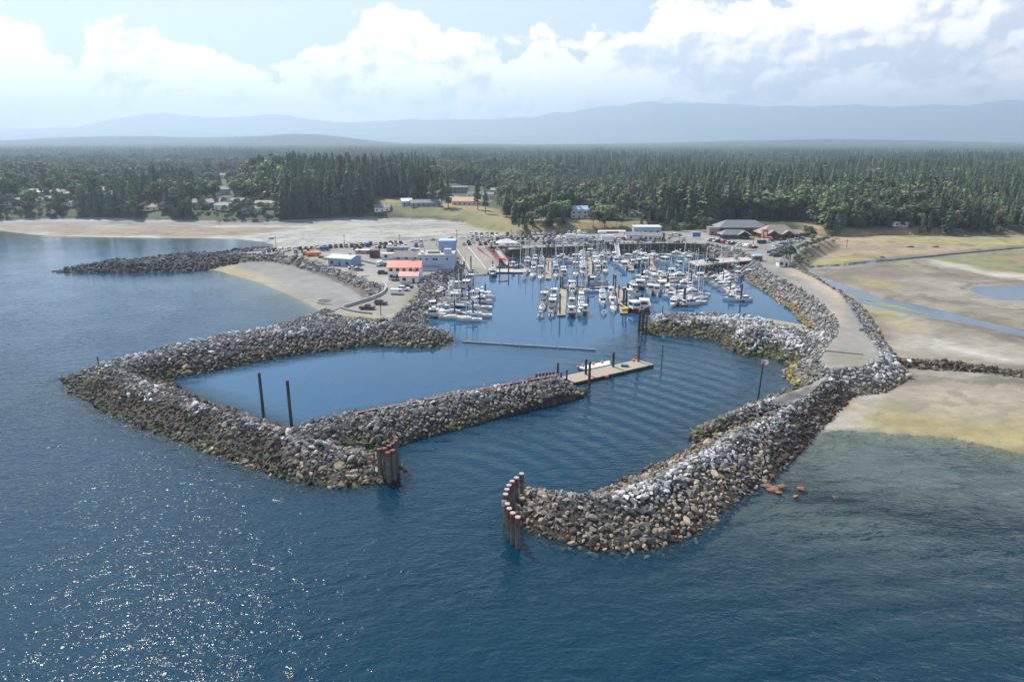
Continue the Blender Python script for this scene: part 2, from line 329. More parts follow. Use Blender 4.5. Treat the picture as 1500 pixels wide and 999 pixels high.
ys = np.concatenate([np.arange(-300, 60, 9.0), np.arange(60, 620, 1.0), 620*1.018**np.arange(0, 188)])
uc = np.linspace(-1, 1, 601); uo = 1+np.cumsum(np.linspace(0.006, 0.14, 30))
us = np.concatenate([-uo[::-1], uc, uo])
YY, UU = np.meshgrid(ys, us, indexing='ij')
XX = UU*(np.maximum(YY, 0)*0.80+62)
HH, RK, RG = land(XX, YY)
n_r, n_c = XX.shape
idx = np.arange(n_r*n_c).reshape(n_r, n_c)
FACES = np.stack([idx[:-1, :-1], idx[:-1, 1:], idx[1:, 1:], idx[1:, :-1]], -1).reshape(-1, 4)
def colours(X, Y, H, RK, RG):
    C = np.zeros(X.shape+(3,)); n = fbm(X, Y, 25, 5, 5.)[..., None]; nf = fbm(X, Y, 4, 4, 8.)[..., None]
    def setc(m, a, b, k=n):
        a, b = np.array(a), np.array(b); kk = np.clip((k-0.3)/0.4, 0, 1); C[m] = (a+(b-a)*kk)[m]
    allm = np.ones(X.shape, bool)
    setc(allm, (.10,.11,.08), (.16,.16,.11))
    setc(RG == 1, (.160,.138,.102), (.235,.212,.165))
    setc(RG == 2, (.22,.22,.205), (.33,.325,.30))
    setc(RG == 3, (.15,.15,.145), (.205,.20,.19))
    setc(RG == 4, (.24,.22,.17), (.28,.26,.2))
    setc((RG >= 10) & (RG <= 16), (.03,.026,.022), (.06,.055,.046), nf)
    setc(RG == 21, (.07,.062,.05), (.13,.12,.10), nf)
    setc(RG == 20, (.185,.178,.162), (.25,.238,.215))
    setc(RG == 22, (.21,.195,.165), (.27,.25,.215)); setc(RG == 23, (.13,.125,.115), (.25,.24,.22), nf)
    setc(RG == 30, (.020,.034,.014), (.05,.068,.026)); setc(RG == 24, (.09,.095,.05), (.17,.15,.10), nf)
    C0 = C.copy(); rub = np.isin(RG, (10,11,12,13,14,15,16,21))
    def pt(poly, col, a=1.0, warp=6., edge=6., s=1., z=0.0): paint(X, Y, C, poly, col, a, warp, edge, s, z)
    # right-hand flats
    pt([(1190,352),(1240,350),(1500,345),(1900,345),(1900,372),(1500,372),(1330,378),(1200,385)], (.27,.21,.14), .9, 8, 20)
    pt([(1210,346),(1300,346),(1500,348),(1900,350),(1900,362),(1500,360),(1400,362),(1300,356),(1210,352)], (.27,.25,.10), .8, 10, 20, 2)
    pt([(1350,378),(1420,372),(1500,366),(1900,362),(1900,420),(1500,404),(1430,398),(1380,388)], (.17,.17,.07), .85, 8, 14, 3)
    pt([(1440,378),(1500,372),(1900,370),(1900,392),(1500,388)], (.26,.16,.09), .55, 12, 14, 4)
    pt([(1355,381),(1400,388),(1450,400),(1500,404),(1900,420),(1900,430),(1480,412),(1380,393)], (.38,.36,.31), .8, 5, 8, 5)
    pt([(1180,384),(1230,372),(1290,372),(1240,388),(1190,392)], (.28,.24,.08), .6, 6, 10, 6)
    pt([(1240,431),(1300,440),(1400,464),(1440,471),(1340,460),(1270,445)], (.20,.215,.05), 1, 3, 4, 7)
    pt([(1290,455),(1310,455),(1326,464),(1290,458)], (.27,.27,.10), .9, 2, 3, 8)
    pt([(1262,408),(1300,412),(1320,425),(1260,418)], (.25,.24,.08), .6, 5, 8, 9)
    pt([(1300,380),(1350,388),(1360,398),(1310,392)], (.30,.28,.12), .5, 6, 10, 10)
    pt([(1240,535),(1300,500),(1330,470),(1400,490),(1550,520),(1550,545),(1400,534),(1320,528)], (.26,.235,.19), .7, 10, 16, 11)
    pt([(1300,490),(1360,496),(1400,508),(1500,530),(1500,536),(1400,518),(1330,505)], (.42,.40,.36), .6, 5, 8, 12)
    pt([(1262,448),(1300,462),(1350,480),(1360,488),(1300,478)], (.27,.25,.10), .5, 5, 8, 13)
    pt([(1240,580),(1262,556),(1300,560),(1420,565),(1600,575),(1600,680),(1450,655),(1300,632),(1215,628)], (.27,.245,.18), .9, 6, 8, 14)
    pt([(1262,590),(1350,600),(1500,615),(1700,630),(1700,712),(1500,662),(1400,641),(1300,632),(1262,631)], (.25,.215,.10), .85, 9, 10, 15)
    pt([(1250,600),(1258,560),(1275,558),(1264,600),(1255,628),(1215,630)], (.34,.32,.28), .8, 4, 6, 16)
    # kelp band and dark weed patches under the right-hand shallows
    pt([(1120,708),(1150,700),(1250,716),(1400,742),(1560,775),(1700,800),(1700,822),(1500,790),(1380,764),(1250,740),(1130,722)], (.03,.028,.02), .9, 5, 7, 17)
    # far left beach
    pt([(-400,334),(0,336),(80,344),(180,346),(290,347),(380,342),(440,336),(330,332),(150,334),(0,331),(-400,329)], (.19,.145,.09), .9, 10, 14, 18)
    pt([(-400,330),(0,330),(120,333),(300,331),(420,332),(500,327),(400,327),(200,325),(0,326),(-400,324)], (.15,.14,.13), .8, 10, 14, 19)
    pt([(440,336),(500,330),(520,336),(470,340)], (.24,.23,.10), .6, 8, 14, 20)
    pt([(540,335),(620,337),(650,342),(580,343)], (.29,.29,.20), .7, 8, 14, 21)
    pt([(640,331),(690,333),(700,338),(660,337)], (.33,.25,.19), .5, 8, 14, 22)
    pt([(400,366),(480,361),(560,357),(700,347),(715,343),(640,345),(560,351),(480,357),(400,361)], (.25,.24,.21), .9, 5, 8, 23)
    # beach below the car park
    pt([(300,392),(335,388),(400,410),(450,438),(480,452),(471,458),(420,431),(370,412)], (.25,.225,.15), .7, 4, 6, 24)
    pt([(302,391),(330,386),(365,400),(390,412),(370,411)], (.25,.215,.11), .8, 4, 5, 25)
    # land patches: dry grass, meadow, roads
    pt([(545,303),(620,303),(700,312),(760,330),(900,335),(1060,330),(1060,340),(900,343),(760,347),(715,340),(680,327),(600,319),(545,317)], (.24,.19,.09), .9, 10, 12, 26)
    pt([(560,312),(640,316),(700,326),(740,340),(720,338),(660,322),(560,318)], (.09,.12,.04), .8, 10, 12, 27)
    pt([(640,298),(700,303),(720,308),(640,304)], (.36,.34,.30), .9, 3, 6, 28)
    pt([(1165,336),(1230,345),(1320,340),(1420,340),(1300,350),(1190,356)], (.32,.23,.13), .85, 8, 12, 29)
    pt([(1040,334,5),(1110,346,5),(1120,352,5),(1060,343,5)], (.32,.24,.12), .8, 4, 6, 30, 5)
    pt([(640,345),(700,339),(800,342),(760,349),(690,352)], (.13,.16,.06), .6, 8, 10, 31, 5)
    # causeway: sandy track edges and weeds
    pt([(1162,392),(1196,408),(1232,430),(1240,450),(1222,440),(1190,418),(1160,402)], (.38,.29,.19), .8, 4, 5, 32, 5)
    pt([(1205,445),(1225,455),(1238,480),(1228,478),(1214,460)], (.38,.29,.18), .6, 3, 4, 33, 5)
    pt([(1205,512),(1240,515),(1262,530),(1210,534)], (.19,.18,.13), .4, 6, 8, 34, 5)
    pt([(1238,524),(1268,520),(1262,531),(1240,536)], (.17,.20,.08), .35, 5, 6, 35, 5)
    pt([(486,462),(520,458),(560,462),(572,468),(520,466)], (.26,.22,.09), .8, 4, 4, 36, 5)
    pt([(600,425),(618,420),(618,430),(590,448),(578,462),(574,456)], (.16,.17,.07), .8, 3, 4, 37, 5)
    pt([(1108,464),(1150,470),(1206,487),(1200,484),(1150,474)], (.26,.27,.06), .9, 2, 2, 38)
    C[rub] = C0[rub]
    rd = 1-np.abs(2*fbm(X, Y, 34, 4, 61.)-1); fl = (RG == 1) | (RG == 2); C *= np.where(fl & (rd > .955), .74, 1.0)[..., None]
    C *= np.where(fl, .86+.28*vnoise(X, Y*2.2, 2.6, 14.), 1.0)[..., None]; C *= np.where(fl & (fbm(X, Y*1.8, 16, 4, 33.) > .60), .84, 1.0)[..., None]
    C *= (0.82+0.36*fbm(X, Y, 7, 4, 77.))[..., None]
    f = np.clip((0.08-H)/0.25, 0, 1)[..., None]*0.22*((RG <= 4)[..., None]); C *= 1-f     # wet sand
    return C
CC = colours(XX, YY, HH, RK, RG)
me = np_mesh('ground', np.stack([XX, YY, HH], -1).reshape(-1, 3), [FACES], CC.reshape(-1, 3), smooth=True)
ground = tag(link('ground', me, mat=M_ground), 'tidal flats, harbour land and wooded plain', kind='structure')

# ------------------------------------------------------------------ water
HARB = W([(590,470),(640,400),(690,395),(745,372),(1000,366),(1110,395),(1210,450),(1210,490),(1100,470),(940,480),(860,520),(660,500)])
BASIN = W([(242,557),(440,633),(520,606),(815,550),(860,520),(660,500),(540,506)])
wy = (YY < 700); rows = np.where((ys < 900))[0][-1]+1
Xw, Yw, Hw = XX[:rows], YY[:rows], HH[:rows]
TT = np.exp(-np.maximum(-Hw, 0)*0.5); TT[Hw < -5.5] = 0
dh = np.maximum(sdist(Xw, Yw, HARB, 40), sdist(Xw, Yw, BASIN, 40))
calm = np.clip(0.5+dh/14, 0, 1)
for pp in (FLAT, FARFLAT): calm = np.maximum(calm, np.clip(sdist(Xw, Yw, pp, 20)/6, 0, 1))
calm = np.maximum(calm, np.clip(sdist(Xw, Yw, W([(1190,632),(1300,630),(1500,662),(1700,700),(1700,800),(1400,740),(1130,700)]), 40)/25, 0, .85))
calm = np.maximum(calm, np.clip((Yw-150)/260, 0, .72))
dch = sdist(Xw, Yw, W([(860,520),(1000,490),(1170,560),(1000,650),(880,720),(700,740),(590,690),(560,660),(860,580)]), 40)
swell = np.clip(0.5+dch/20, 0, 1)
dsh = sdist(Xw, Yw, W([(1190,635),(1500,665),(2300,720),(2300,1300),(1000,1100),(900,900),(1000,800)]), 60)
swell2 = np.clip(0.5+dsh/30, 0, 1)
TT = TT*(1-.92*swell)*(1-.85*np.clip(sdist(Xw, Yw, HARB, 10)/6, 0, 1))
for pp in POOLS: TT = np.where(sdist(Xw, Yw, pp, 8) > -6, TT*.35, TT)
for pts, wd in CREEKS: TT = np.where((seg_dist(Xw, Yw, pts) < wd+6) & (sdist(Xw, Yw, FLAT, 3) > 0), TT*.35, TT)
idw = np.arange(rows*n_c).reshape(rows, n_c)
FW = np.stack([idw[:-1, :-1], idw[:-1, 1:], idw[1:, 1:], idw[1:, :-1]], -1).reshape(-1, 4)
# drop faces well under dry land
hm = Hw.ravel()[FW].min(1); FW = FW[hm < 0.6]
me = np_mesh('sea_water', np.stack([Xw, Yw, Xw*0], -1).reshape(-1, 3), [FW], smooth=True, attrs={'clear': TT, 'calm': calm, 'swell': swell, 'swell2': swell2})
m = bpy.data.materials.new('water'); m.use_nodes = True; q = NT(m.node_tree)
b = q.n['Principled BSDF']; out = q.n['Material Output']
g = q.node('ShaderNodeNewGeometry'); pos = g.outputs['Position']
at = lambda n: q.node('ShaderNodeAttribute', attribute_name=n).outputs['Fac']
cl, ca, sw = at('clear'), at('calm'), at('swell')
n1 = q.noise(q.vmath('MULTIPLY', pos, (0.8, 1.3, 1)), 0.30, 3, 0.55, 0.3)
n2 = q.noise(q.vmath('MULTIPLY', pos, (0.7, 1.25, 1)), 1.3, 2.0, 0.5, 0.4)
n0 = q.noise(pos, 0.045, 2, 0.5)
mp = q.node('ShaderNodeMapping'); q.put(mp.inputs[0], pos); mp.inputs['Rotation'].default_value = (0, 0, math.radians(-12))
wv = q.node('ShaderNodeTexWave', wave_type='BANDS', bands_direction='Y', wave_profile='SIN'); q.put(wv.inputs['Vector'], mp.outputs[0])
wv.inputs['Scale'].default_value = 0.055; wv.inputs['Distortion'].default_value = 9; wv.inputs['Detail'].default_value = 2; wv.inputs['Detail Scale'].default_value = 0.35
gust = q.mapr(n0, 0.3, 0.7, 0.75, 1.2)
hgt = q.math('ADD', q.math('MULTIPLY', n1, 1.0), q.math('MULTIPLY', n2, 0.30))
hgt = q.math('MULTIPLY', hgt, q.mapr(sw, 0.0, 1.0, 1.0, 0.55, False)); hgt = q.math('MULTIPLY', hgt, q.math('MULTIPLY', gust, q.mapr(ca, 0.0, 1.0, 1.0, 0.035, False)))
wr = q.node('ShaderNodeTexWave', wave_type='RINGS', rings_direction='SPHERICAL', wave_profile='SIN'); c0 = P(610, 735)
q.put(wr.inputs['Vector'], q.vmath('SUBTRACT', pos, tuple(c0))); wr.inputs['Scale'].default_value = 0.06; wr.inputs['Distortion'].default_value = 6.5; wr.inputs['Detail'].default_value = 2; wr.inputs['Detail Scale'].default_value = 0.25
hgt = q.math('ADD', hgt, q.math('MULTIPLY', wr.outputs['Fac'], q.math('MULTIPLY', sw, 0.28)))
hgt = q.math('ADD', hgt, q.math('MULTIPLY', wv.outputs['Fac'], q.math('MULTIPLY', at('swell2'), 0.19)))
bn = q.node('ShaderNodeBump'); q.put(bn.inputs['Height'], hgt); bn.inputs['Distance'].default_value = 1.0; bn.inputs['Strength'].default_value = 0.47
q.put(b.inputs['Base Color'], q.mix(ca, (0.000, 0.029, 0.056, 1), (0.016, 0.078, 0.160, 1))); b.inputs['Roughness'].default_value = 0.045; b.inputs['IOR'].default_value = 1.333; b.inputs['Specular IOR Level'].default_value = 0.42  # calm water: paler silty blue, also standing in for reflected sky brightness
q.l.new(bn.outputs[0], b.inputs['Normal'])
tr = q.node('ShaderNodeBsdfTransparent'); tr.inputs[0].default_value = (0.80, 0.95, 0.96, 1)
gl = q.node('ShaderNodeBsdfGlossy'); gl.inputs['Roughness'].default_value = 0.045; q.l.new(bn.outputs[0], gl.inputs['Normal'])
fr = q.node('ShaderNodeFresnel'); fr.inputs[0].default_value = 1.333; q.l.new(bn.outputs[0], fr.inputs['Normal'])
ms = q.node('ShaderNodeMixShader'); q.l.new(fr.outputs[0], ms.inputs[0]); q.l.new(tr.outputs[0], ms.inputs[1]); q.l.new(gl.outputs[0], ms.inputs[2])
m2 = q.node('ShaderNodeMixShader'); q.put(m2.inputs[0], cl); q.l.new(b.outputs[0], m2.inputs[1]); q.l.new(ms.outputs[0], m2.inputs[2])
q.l.new(m2.outputs[0], out.inputs[0])
MATS['water'] = m
tag(link('sea_water', me, mat=m), 'blue sea water', kind='structure')

# ------------------------------------------------------------------ mountains
def mountain(name, Y0, prof, depth, seed):
    xs = np.linspace(-1.15, 1.15, 300); ds = np.linspace(-1, 1, 26)
    U, S = np.meshgrid(xs, ds); px = 750+U*1000
    pe = np.interp(px, [p_[0] for p_ in prof], [p_[1] for p_ in prof])
    crest = (212-pe)/1000*Y0*1.0+CH
    X = U*Y0; Y = Y0+S*depth
    prof_s = np.clip(1-np.abs(S)**1.2, 0, 1)
    Z = crest*prof_s*(0.86+0.28*fbm(X, Y, Y0*0.10, 5, seed)*prof_s**0.3)
    Z += 150*(fbm(X, Y, Y0*0.05, 6, seed+5)-0.5)*prof_s
    idm = np.arange(X.size).reshape(X.shape); F = np.stack([idm[:-1,:-1], idm[:-1,1:], idm[1:,1:], idm[1:,:-1]], -1).reshape(-1,4)
    k = fbm(X, Y, Y0*0.03, 4, seed+2)[..., None]
    Cm = np.array((.06,.08,.06))*(1-k)+np.array((.15,.16,.13))*k
    me = np_mesh(name, np.stack([X, Y, Z-10], -1).reshape(-1, 3), [F], Cm.reshape(-1, 3), smooth=True)
    return tag(link(name, me, mat=M_ground), kind='structure')
mountain('mountain_range', 16000, [(-600,200),(0,192),(60,188),(140,190),(190,180),(240,168),(330,172),(450,176),(560,178),(640,180),(760,174),(850,163),(950,156),(1100,158),(1250,160),(1400,157),(1500,155),(1900,154),(2200,164)], 2400, 3)
mountain('foothills', 12500, [(-600,203),(0,200),(80,197),(200,192),(320,194),(450,199),(560,197),(700,199),(900,204),(1100,205),(1300,206),(1500,204),(2200,204)], 900, 8)

# ------------------------------------------------------------------ haze
HAZE = 1.45e-4
hz = bmesh.new(); bmesh.ops.create_cube(hz, size=1.0)
hb0, hb1 = Vector((-30000, -2000, -12)), Vector((30000, 18600, 1090))
for v in hz.verts: v.co = Vector([(hb0[i]+hb1[i])/2 + v.co[i]*(hb1[i]-hb0[i]) for i in range(3)])
me = bpy.data.meshes.new('haze'); hz.to_mesh(me); hz.free()
m = bpy.data.materials.new('haze'); m.use_nodes = True; q = NT(m.node_tree); q.n.clear()
pv = q.node('ShaderNodeVolumePrincipled'); pv.inputs['Color'].default_value = (0.60, 0.79, 1.0, 1); pv.inputs['Density'].default_value = HAZE; pv.inputs['Anisotropy'].default_value = 0.33
pv.inputs['Density Attribute'].default_value = ''; m.cycles.homogeneous_volume = True
oo = q.node('ShaderNodeOutputMaterial'); q.l.new(pv.outputs[0], oo.inputs['Volume'])
tag(link('haze', me, mat=m), 'thin blue summer haze', kind='stuff')

# ------------------------------------------------------------------ rocks
def ico(sub):
    bm = bmesh.new(); bmesh.ops.create_icosphere(bm, subdivisions=sub, radius=1.0)
    v = np.array([tuple(x.co) for x in bm.verts]); f = np.array([[x.index for x in fc_.verts] for fc_ in bm.faces]); bm.free(); return v, f
def boulder_shape(sub, r):
    v, f = ico(sub); v = v.copy()
    for _ in range(10 if sub > 1 else 6):
        n = r.normal(size=3); n /= np.linalg.norm(n); c = r.uniform(0.34, 0.80)
        d = v@n; k = np.maximum(d-c, 0); v -= k[:, None]*n
    v *= np.array([r.uniform(.95,1.3), r.uniform(.75,1.0), r.uniform(.6,.85)])
    return v, f
ROCKS = {s: [boulder_shape(s, np.random.default_rng(50+s*40+i)) for i in range(14)] for s in (1, 2, 3)}
def rots(n, tilt=0.6):
    a = rng.uniform(0, 2*np.pi, n); b = rng.normal(0, tilt, n); c = rng.normal(0, tilt, n)
    ca_, sa = np.cos(a), np.sin(a); cb, sb = np.cos(b), np.sin(b); cc, sc_ = np.cos(c), np.sin(c); z = np.zeros(n); o = np.ones(n)
    Rz = np.stack([ca_,-sa,z, sa,ca_,z, z,z,o], -1).reshape(-1,3,3)
    Rx = np.stack([o,z,z, z,cb,-sb, z,sb,cb], -1).reshape(-1,3,3)
    Ry = np.stack([cc,z,sc_, z,o,z, -sc_,z,cc], -1).reshape(-1,3,3)
    return Rz@Rx@Ry
# candidate places: jittered grid, coarser with distance
def places(y0, y1, s):
    gx, gy = np.meshgrid(np.arange(-330, 470, s), np.arange(y0, y1, s))
    gx = gx.ravel()+rng.uniform(-.42, .42, gx.size)*s; gy = gy.ravel()+rng.uniform(-.42, .42, gy.size)*s
    m = (np.abs(gx) < gy*0.80+22); gx, gy = gx[m], gy[m]
    h, r_, g_ = land(gx, gy)
    m = (r_ > 0.5) & (h > -1.0) & ((g_ != 21) | (h < 5.0)); return gx[m], gy[m], h[m], g_[m], np.full(m.sum(), s)
sets = [places(70, 165, .86), places(165, 235, .98), places(235, 330, 1.22), places(330, 450, 1.7)]
RX, RY, RH, RR, RS = [np.concatenate([s_[k] for s_ in sets]) for k in range(5)]
NR = len(RX)
RSz = np.minimum(RS*rng.lognormal(-0.42, 0.32, NR), RS*1.15)
RSz = np.where((RR == 11) & (RY > 110) & (RH > 2.5), RSz*0.95, RSz)
Rpx, Rpy = project(RX, RY, RH)
def rock_colours():
    n = NR; r1, r2, r3 = rng.random(n), rng.random(n), rng.random(n)
    grey = np.array((.19,.185,.178)); pale = np.array((.50,.50,.49)); brown = np.array((.17,.135,.10)); dark = np.array((.055,.05,.043)); tan = np.array((.30,.245,.175)); olive = np.array((.115,.115,.045)); green = np.array((.12,.17,.04)); rust = np.array((.15,.065,.03))
    patch = fbm(RX, RY, 14, 3, 41.); hh = RH+rng.normal(0, .45, n)
    crest_lo = np.select([RR == 10, RR == 11, RR == 12, RR == 13, RR == 14, RR == 15], [2.8, 2.7, 2.7, 2.2, 9.0, 3.6], 9.0)
    c = grey*np.ones((n, 3))*(0.65+0.7*r1[:, None])
    mid = (brown*(1-r2[:, None])+grey*r2[:, None])*(0.6+0.8*r1[:, None])
    k = np.clip((3.4-hh)/1.6, 0, 1)[:, None]; c = c*(1-k)+mid*k
    k = np.clip((1.7-hh)/1.2, 0, 1)[:, None]*np.where(RR == 11, .35, .8)[:, None]; c = c*(1-k)+dark*(0.7+0.9*r2[:, None])*k
    # tan lower rocks on the near tips
    m = ((RR == 11) | ((RR == 10) & (Rpx > 230))) & (hh < 2.6) & (r3 < 0.62); c[m] = (tan*(0.55+0.7*r2[:, None]))[m]
    # dark weed field on the outer corner of the left mole
    m = (RR == 10) & (Rpx < 420) & (hh < 3.3) & (hh > .4) & (patch > 0.44) & (Rpy > 530); c[m] = (dark*(0.9+1.1*r1[:, None])+np.array((.02,.008,0)))[m]
    m = (RR == 11) & (Rpx > 1130) & (hh < 2.6) & (r3 < .8); c[m] = (np.array((.055,.043,.033))*(0.6+1.0*r1[:, None]))[m]
    # weed at the waterline
    m = np.isin(RR, (12, 13)) & (hh < 2.3) & (r3 < .75); c[m] = (olive*(0.55+1.1*r1[:, None]))[m]
    m = (RR == 15) & (hh < 1.5) & (r3 < .35); c[m] = (olive*(0.5+0.9*r1[:, None]))[m]
    m = np.isin(RR, (10, 15)) & (hh < .55) & (r3 < .4) & (patch > .40); c[m] = (green*(0.3+0.6*r1[:, None]))[m]
    m = (RR == 11) & (hh < .25) & (r3 < .25); c[m] = (rust*(0.35+.8*r1[:, None]))[m]
    m = (RR == 14); c[m] = (np.array((.085,.083,.085))*(0.4+1.1*r1[:, None]))[m]
    m = (RR == 16); c[m] = (np.array((.11,.085,.065))*(0.5+1.1*r1[:, None]))[m]
    m = (RR == 21); c[m] = ((np.array((.27,.26,.245))*(0.4+0.95*r1[:, None])))[m]
    m = (RR == 21) & (hh < 1.5) & (Rpx > 1080); c[m] = (np.array((.27,.22,.15))*(0.5+0.9*r1[:, None]))[m]
    m = (RR == 21) & (hh < 1.3) & (Rpx > 1150) & (Rpx < 1216) & (r3 < .6); c[m] = (np.array((.28,.23,.06))*(0.5+0.9*r1[:, None]))[m]
    m = (RR == 21) & (Rpx > 740) & (Rpx < 1040) & (Rpy < 395); c[m] = (np.array((.07,.068,.062))*(0.5+1.1*r1[:, None]))[m]
    # guano-whitened crests
    prob = np.clip((hh-crest_lo)/0.9, 0, 1)*np.select([RR == 10, RR == 11, RR == 12, RR == 13], [.48, .75, .70, .75], .3)
    prob = np.where((RR == 11) & (Rpx < 900), .12*prob, prob); prob = np.where((RR == 13) & (np.hypot(Rpx-1105, Rpy-488) < 26), .95, prob)
    prob = np.where((Rpx > 1240) & (Rpx < 1335) & (Rpy > 512) & (Rpy < 556) & (RH > 1.6), .85, prob); pp_ = fbm(RX, RY, 7, 3, 55.); m = (pp_*.75+r2*.25) < .30+.36*prob; m &= prob > .02; c[m] = (pale*(0.55+0.62*r1[:, None]))[m]
    return np.clip(c, 0.01, .8)
RC = rock_colours()
Rdist = np.sqrt(RX**2+RY**2+(CH-RH)**2)
order = np.argsort(-(RSz/Rdist)*((RH > 0.2) & (np.abs(Rpx-750) < 780)))
solo = np.zeros(NR, bool); SOLO = order[:300]; solo[SOLO] = True
def bake(ids, sub):
    Vs, Fs, Cs = [], [], []; off = 0
    R = rots(len(ids)); var = rng.integers(0, 14, len(ids))
    for v_ in range(14):
        k = np.where(var == v_)[0]
        if not len(k): continue
        bv, bf = ROCKS[sub][v_]; i_ = ids[k]
        V = np.einsum('nij,vj->nvi', R[k], bv)*RSz[i_][:, None, None] + np.stack([RX[i_], RY[i_], RH[i_]+RSz[i_]*0.12], -1)[:, None, :]
        nv = len(bv); F = bf[None]+(off+np.arange(len(k))*nv)[:, None, None]; off += len(k)*nv
        Vs.append(V.reshape(-1, 3)); Fs.append(F.reshape(-1, 3)); Cs.append(np.repeat(RC[i_], nv, 0))
    return np.concatenate(Vs), np.concatenate(Fs), np.concatenate(Cs)
ids = np.where(~solo)[0]
near = ids[Rdist[ids] < 215]; farr = ids[Rdist[ids] >= 215]
for nm, ii, sub in (('riprap', near, 2), ('riprap', farr, 1)):
    V, F, Cc = bake(ii, sub)
    tag(link(nm, np_mesh(nm, V, [F], Cc), mat=M_rock), 'loose armour stone heaped along the breakwaters and harbour banks', 'riprap', kind='stuff')
MOLE = {10: 'left breakwater', 11: 'right breakwater', 12: 'upper lobe', 13: 'curved inner mole', 14: 'far dark breakwater', 15: 'middle breakwater', 16: 'low groin', 21: 'harbour bank'}
BL = []
for i in SOLO:
    sub = 3 if Rdist[i] < 150 else 2
    bv, bf = ROCKS[sub][int(rng.integers(14))]
    V = (rots(1)[0]@bv.T).T*RSz[i]
    lum = RC[i].mean()
    colr = 'white streaked' if lum > .38 else ('pale grey' if lum > .24 else ('tan' if RC[i][0] > RC[i][2]*1.35 and lum > .15 else ('greenish' if RC[i][1] > RC[i][0]*1.05 else ('brown' if lum > .09 else 'dark weedy'))))
    if RR[i] == 11 and RC[i][0] > RC[i][2]*3: colr = 'rusty orange'
    where = 'at the waterline' if RH[i] < .9 else ('on the slope' if RH[i] < 3.4 else 'on the crest')
    side = 'seaward end' if (RR[i] == 11 and Rpx[i] < 905) or (RR[i] == 10 and Rpx[i] > 430) else 'near stretch'
    label = f'{colr} boulder {where} of the {MOLE[RR[i]]}, {side}'
    BL.append((label, len(BL))); o = link('boulder', np_mesh('boulder', V, [bf], np.repeat(RC[i][None], len(V), 0)), mat=M_rock, loc=(RX[i], RY[i], RH[i]+RSz[i]*0.12))
    tag(o, label, 'boulder', 'large boulders of the breakwaters'); relabel(o, label)
print('rocks', NR)

# ------------------------------------------------------------------ mesh builder for man-made things
class MB:
    def __init__(s): s.v = []; s.f = []
    def add(s, vs, fs):
        o = len(s.v); s.v += [tuple(v) for v in vs]; s.f += [tuple(i+o for i in f) for f in fs]; return s
    def box(s, x0, x1, y0, y1, z0, z1, tx=0, ty=0, tf=None, rot=0, c=(0,0)):
        """tx, ty: how far each side leans in at the top; tf: extra lean of the front (+x)"""
        tf = tx if tf is None else tf
        vs = [(x0,y0,z0),(x1,y0,z0),(x1,y1,z0),(x0,y1,z0),(x0+tx,y0+ty,z1),(x1-tf,y0+ty,z1),(x1-tf,y1-ty,z1),(x0+tx,y1-ty,z1)]
        if rot: ca, sa = math.cos(rot), math.sin(rot); vs = [(c[0]+(x-c[0])*ca-(y-c[1])*sa, c[1]+(x-c[0])*sa+(y-c[1])*ca, z) for x,y,z in vs]
        return s.add(vs, [(3,2,1,0),(4,5,6,7),(0,1,5,4),(1,2,6,5),(2,3,7,6),(3,0,4,7)])
    def rod(s, a, b, r0, r1=None, n=6, caps=True):
        r1 = r0 if r1 is None else r1; a, b = Vector(a), Vector(b); d = (b-a).normalized()
        u = d.orthogonal().normalized(); w_ = d.cross(u); vs = []
        for p_, r_ in ((a, r0), (b, r1)):
            for k in range(n): an = 2*math.pi*k/n; vs.append(p_+u*math.cos(an)*r_+w_*math.sin(an)*r_)
        fs = [(k, (k+1)%n, n+(k+1)%n, n+k) for k in range(n)]
        if caps: fs += [tuple(range(n-1, -1, -1)), tuple(range(n, 2*n))]
        return s.add(vs, fs)
    def bar(s, a, b, wd, th):
        """flat bar from a to b, wd wide horizontally, th thick (downwards)"""
        a, b = Vector(a), Vector(b); d = b-a; n = Vector((-d.y, d.x, 0)).normalized()*wd/2; t_ = Vector((0,0,th))
        vs = [a-n-t_, b-n-t_, b+n-t_, a+n-t_, a-n, b-n, b+n, a+n]
        return s.add(vs, [(3,2,1,0),(4,5,6,7),(0,1,5,4),(1,2,6,5),(2,3,7,6),(3,0,4,7)])
    def prism(s, pts, z0, z1):
        n = len(pts); vs = [(x,y,z0) for x,y in pts]+[(x,y,z1) for x,y in pts]
        return s.add(vs, [tuple(range(n-1,-1,-1)), tuple(range(n, 2*n))]+[(k,(k+1)%n,n+(k+1)%n,n+k) for k in range(n)])
    def loft(s, rings, cap=True):
        n = len(rings[0]); vs = [p_ for r_ in rings for p_ in r_]; fs = []
        for i in range(len(rings)-1):
            for k in range(n-1): a = i*n+k; fs.append((a, a+1, a+n+1, a+n))
        return s.add(vs, fs)
    def mesh(s, name, smooth=False):
        me = bpy.data.meshes.new(name); me.from_pydata(s.v, [], s.f); me.update()
        bm = bmesh.new(); bm.from_mesh(me); bmesh.ops.recalc_face_normals(bm, faces=bm.faces); bm.to_mesh(me); bm.free()
        if smooth:
            for p_ in me.polygons: p_.use_smooth = True
        return me
    def obj(s, name, m, parent=None, loc=None, smooth=False):
        return link(name, s.mesh(name, smooth), parent, m, loc)
def clone(root, loc, rz=0.0, label=None, group=None, name=None, mats=None, sc_=1.0):
    """copy of a thing with its parts and sub-parts; mats maps part name -> material"""
    def cp(o, par):
        c = o.copy(); COL.objects.link(c)
        if par: c.parent = par
        base = o.name.split('.')[0]
        if mats and base in mats and c.type == 'MESH':
            for sl__ in c.material_slots: sl__.link = 'OBJECT'; sl__.material = mats[base]
        for ch in o.children: cp(ch, c)
        return c
    kids = list(root.children); r = cp(root, None); r.location = loc; r.rotation_euler = (0,0,rz); r.scale = (sc_,)*3
    if label: r['label'] = label
    if group: r['group'] = group
    return r
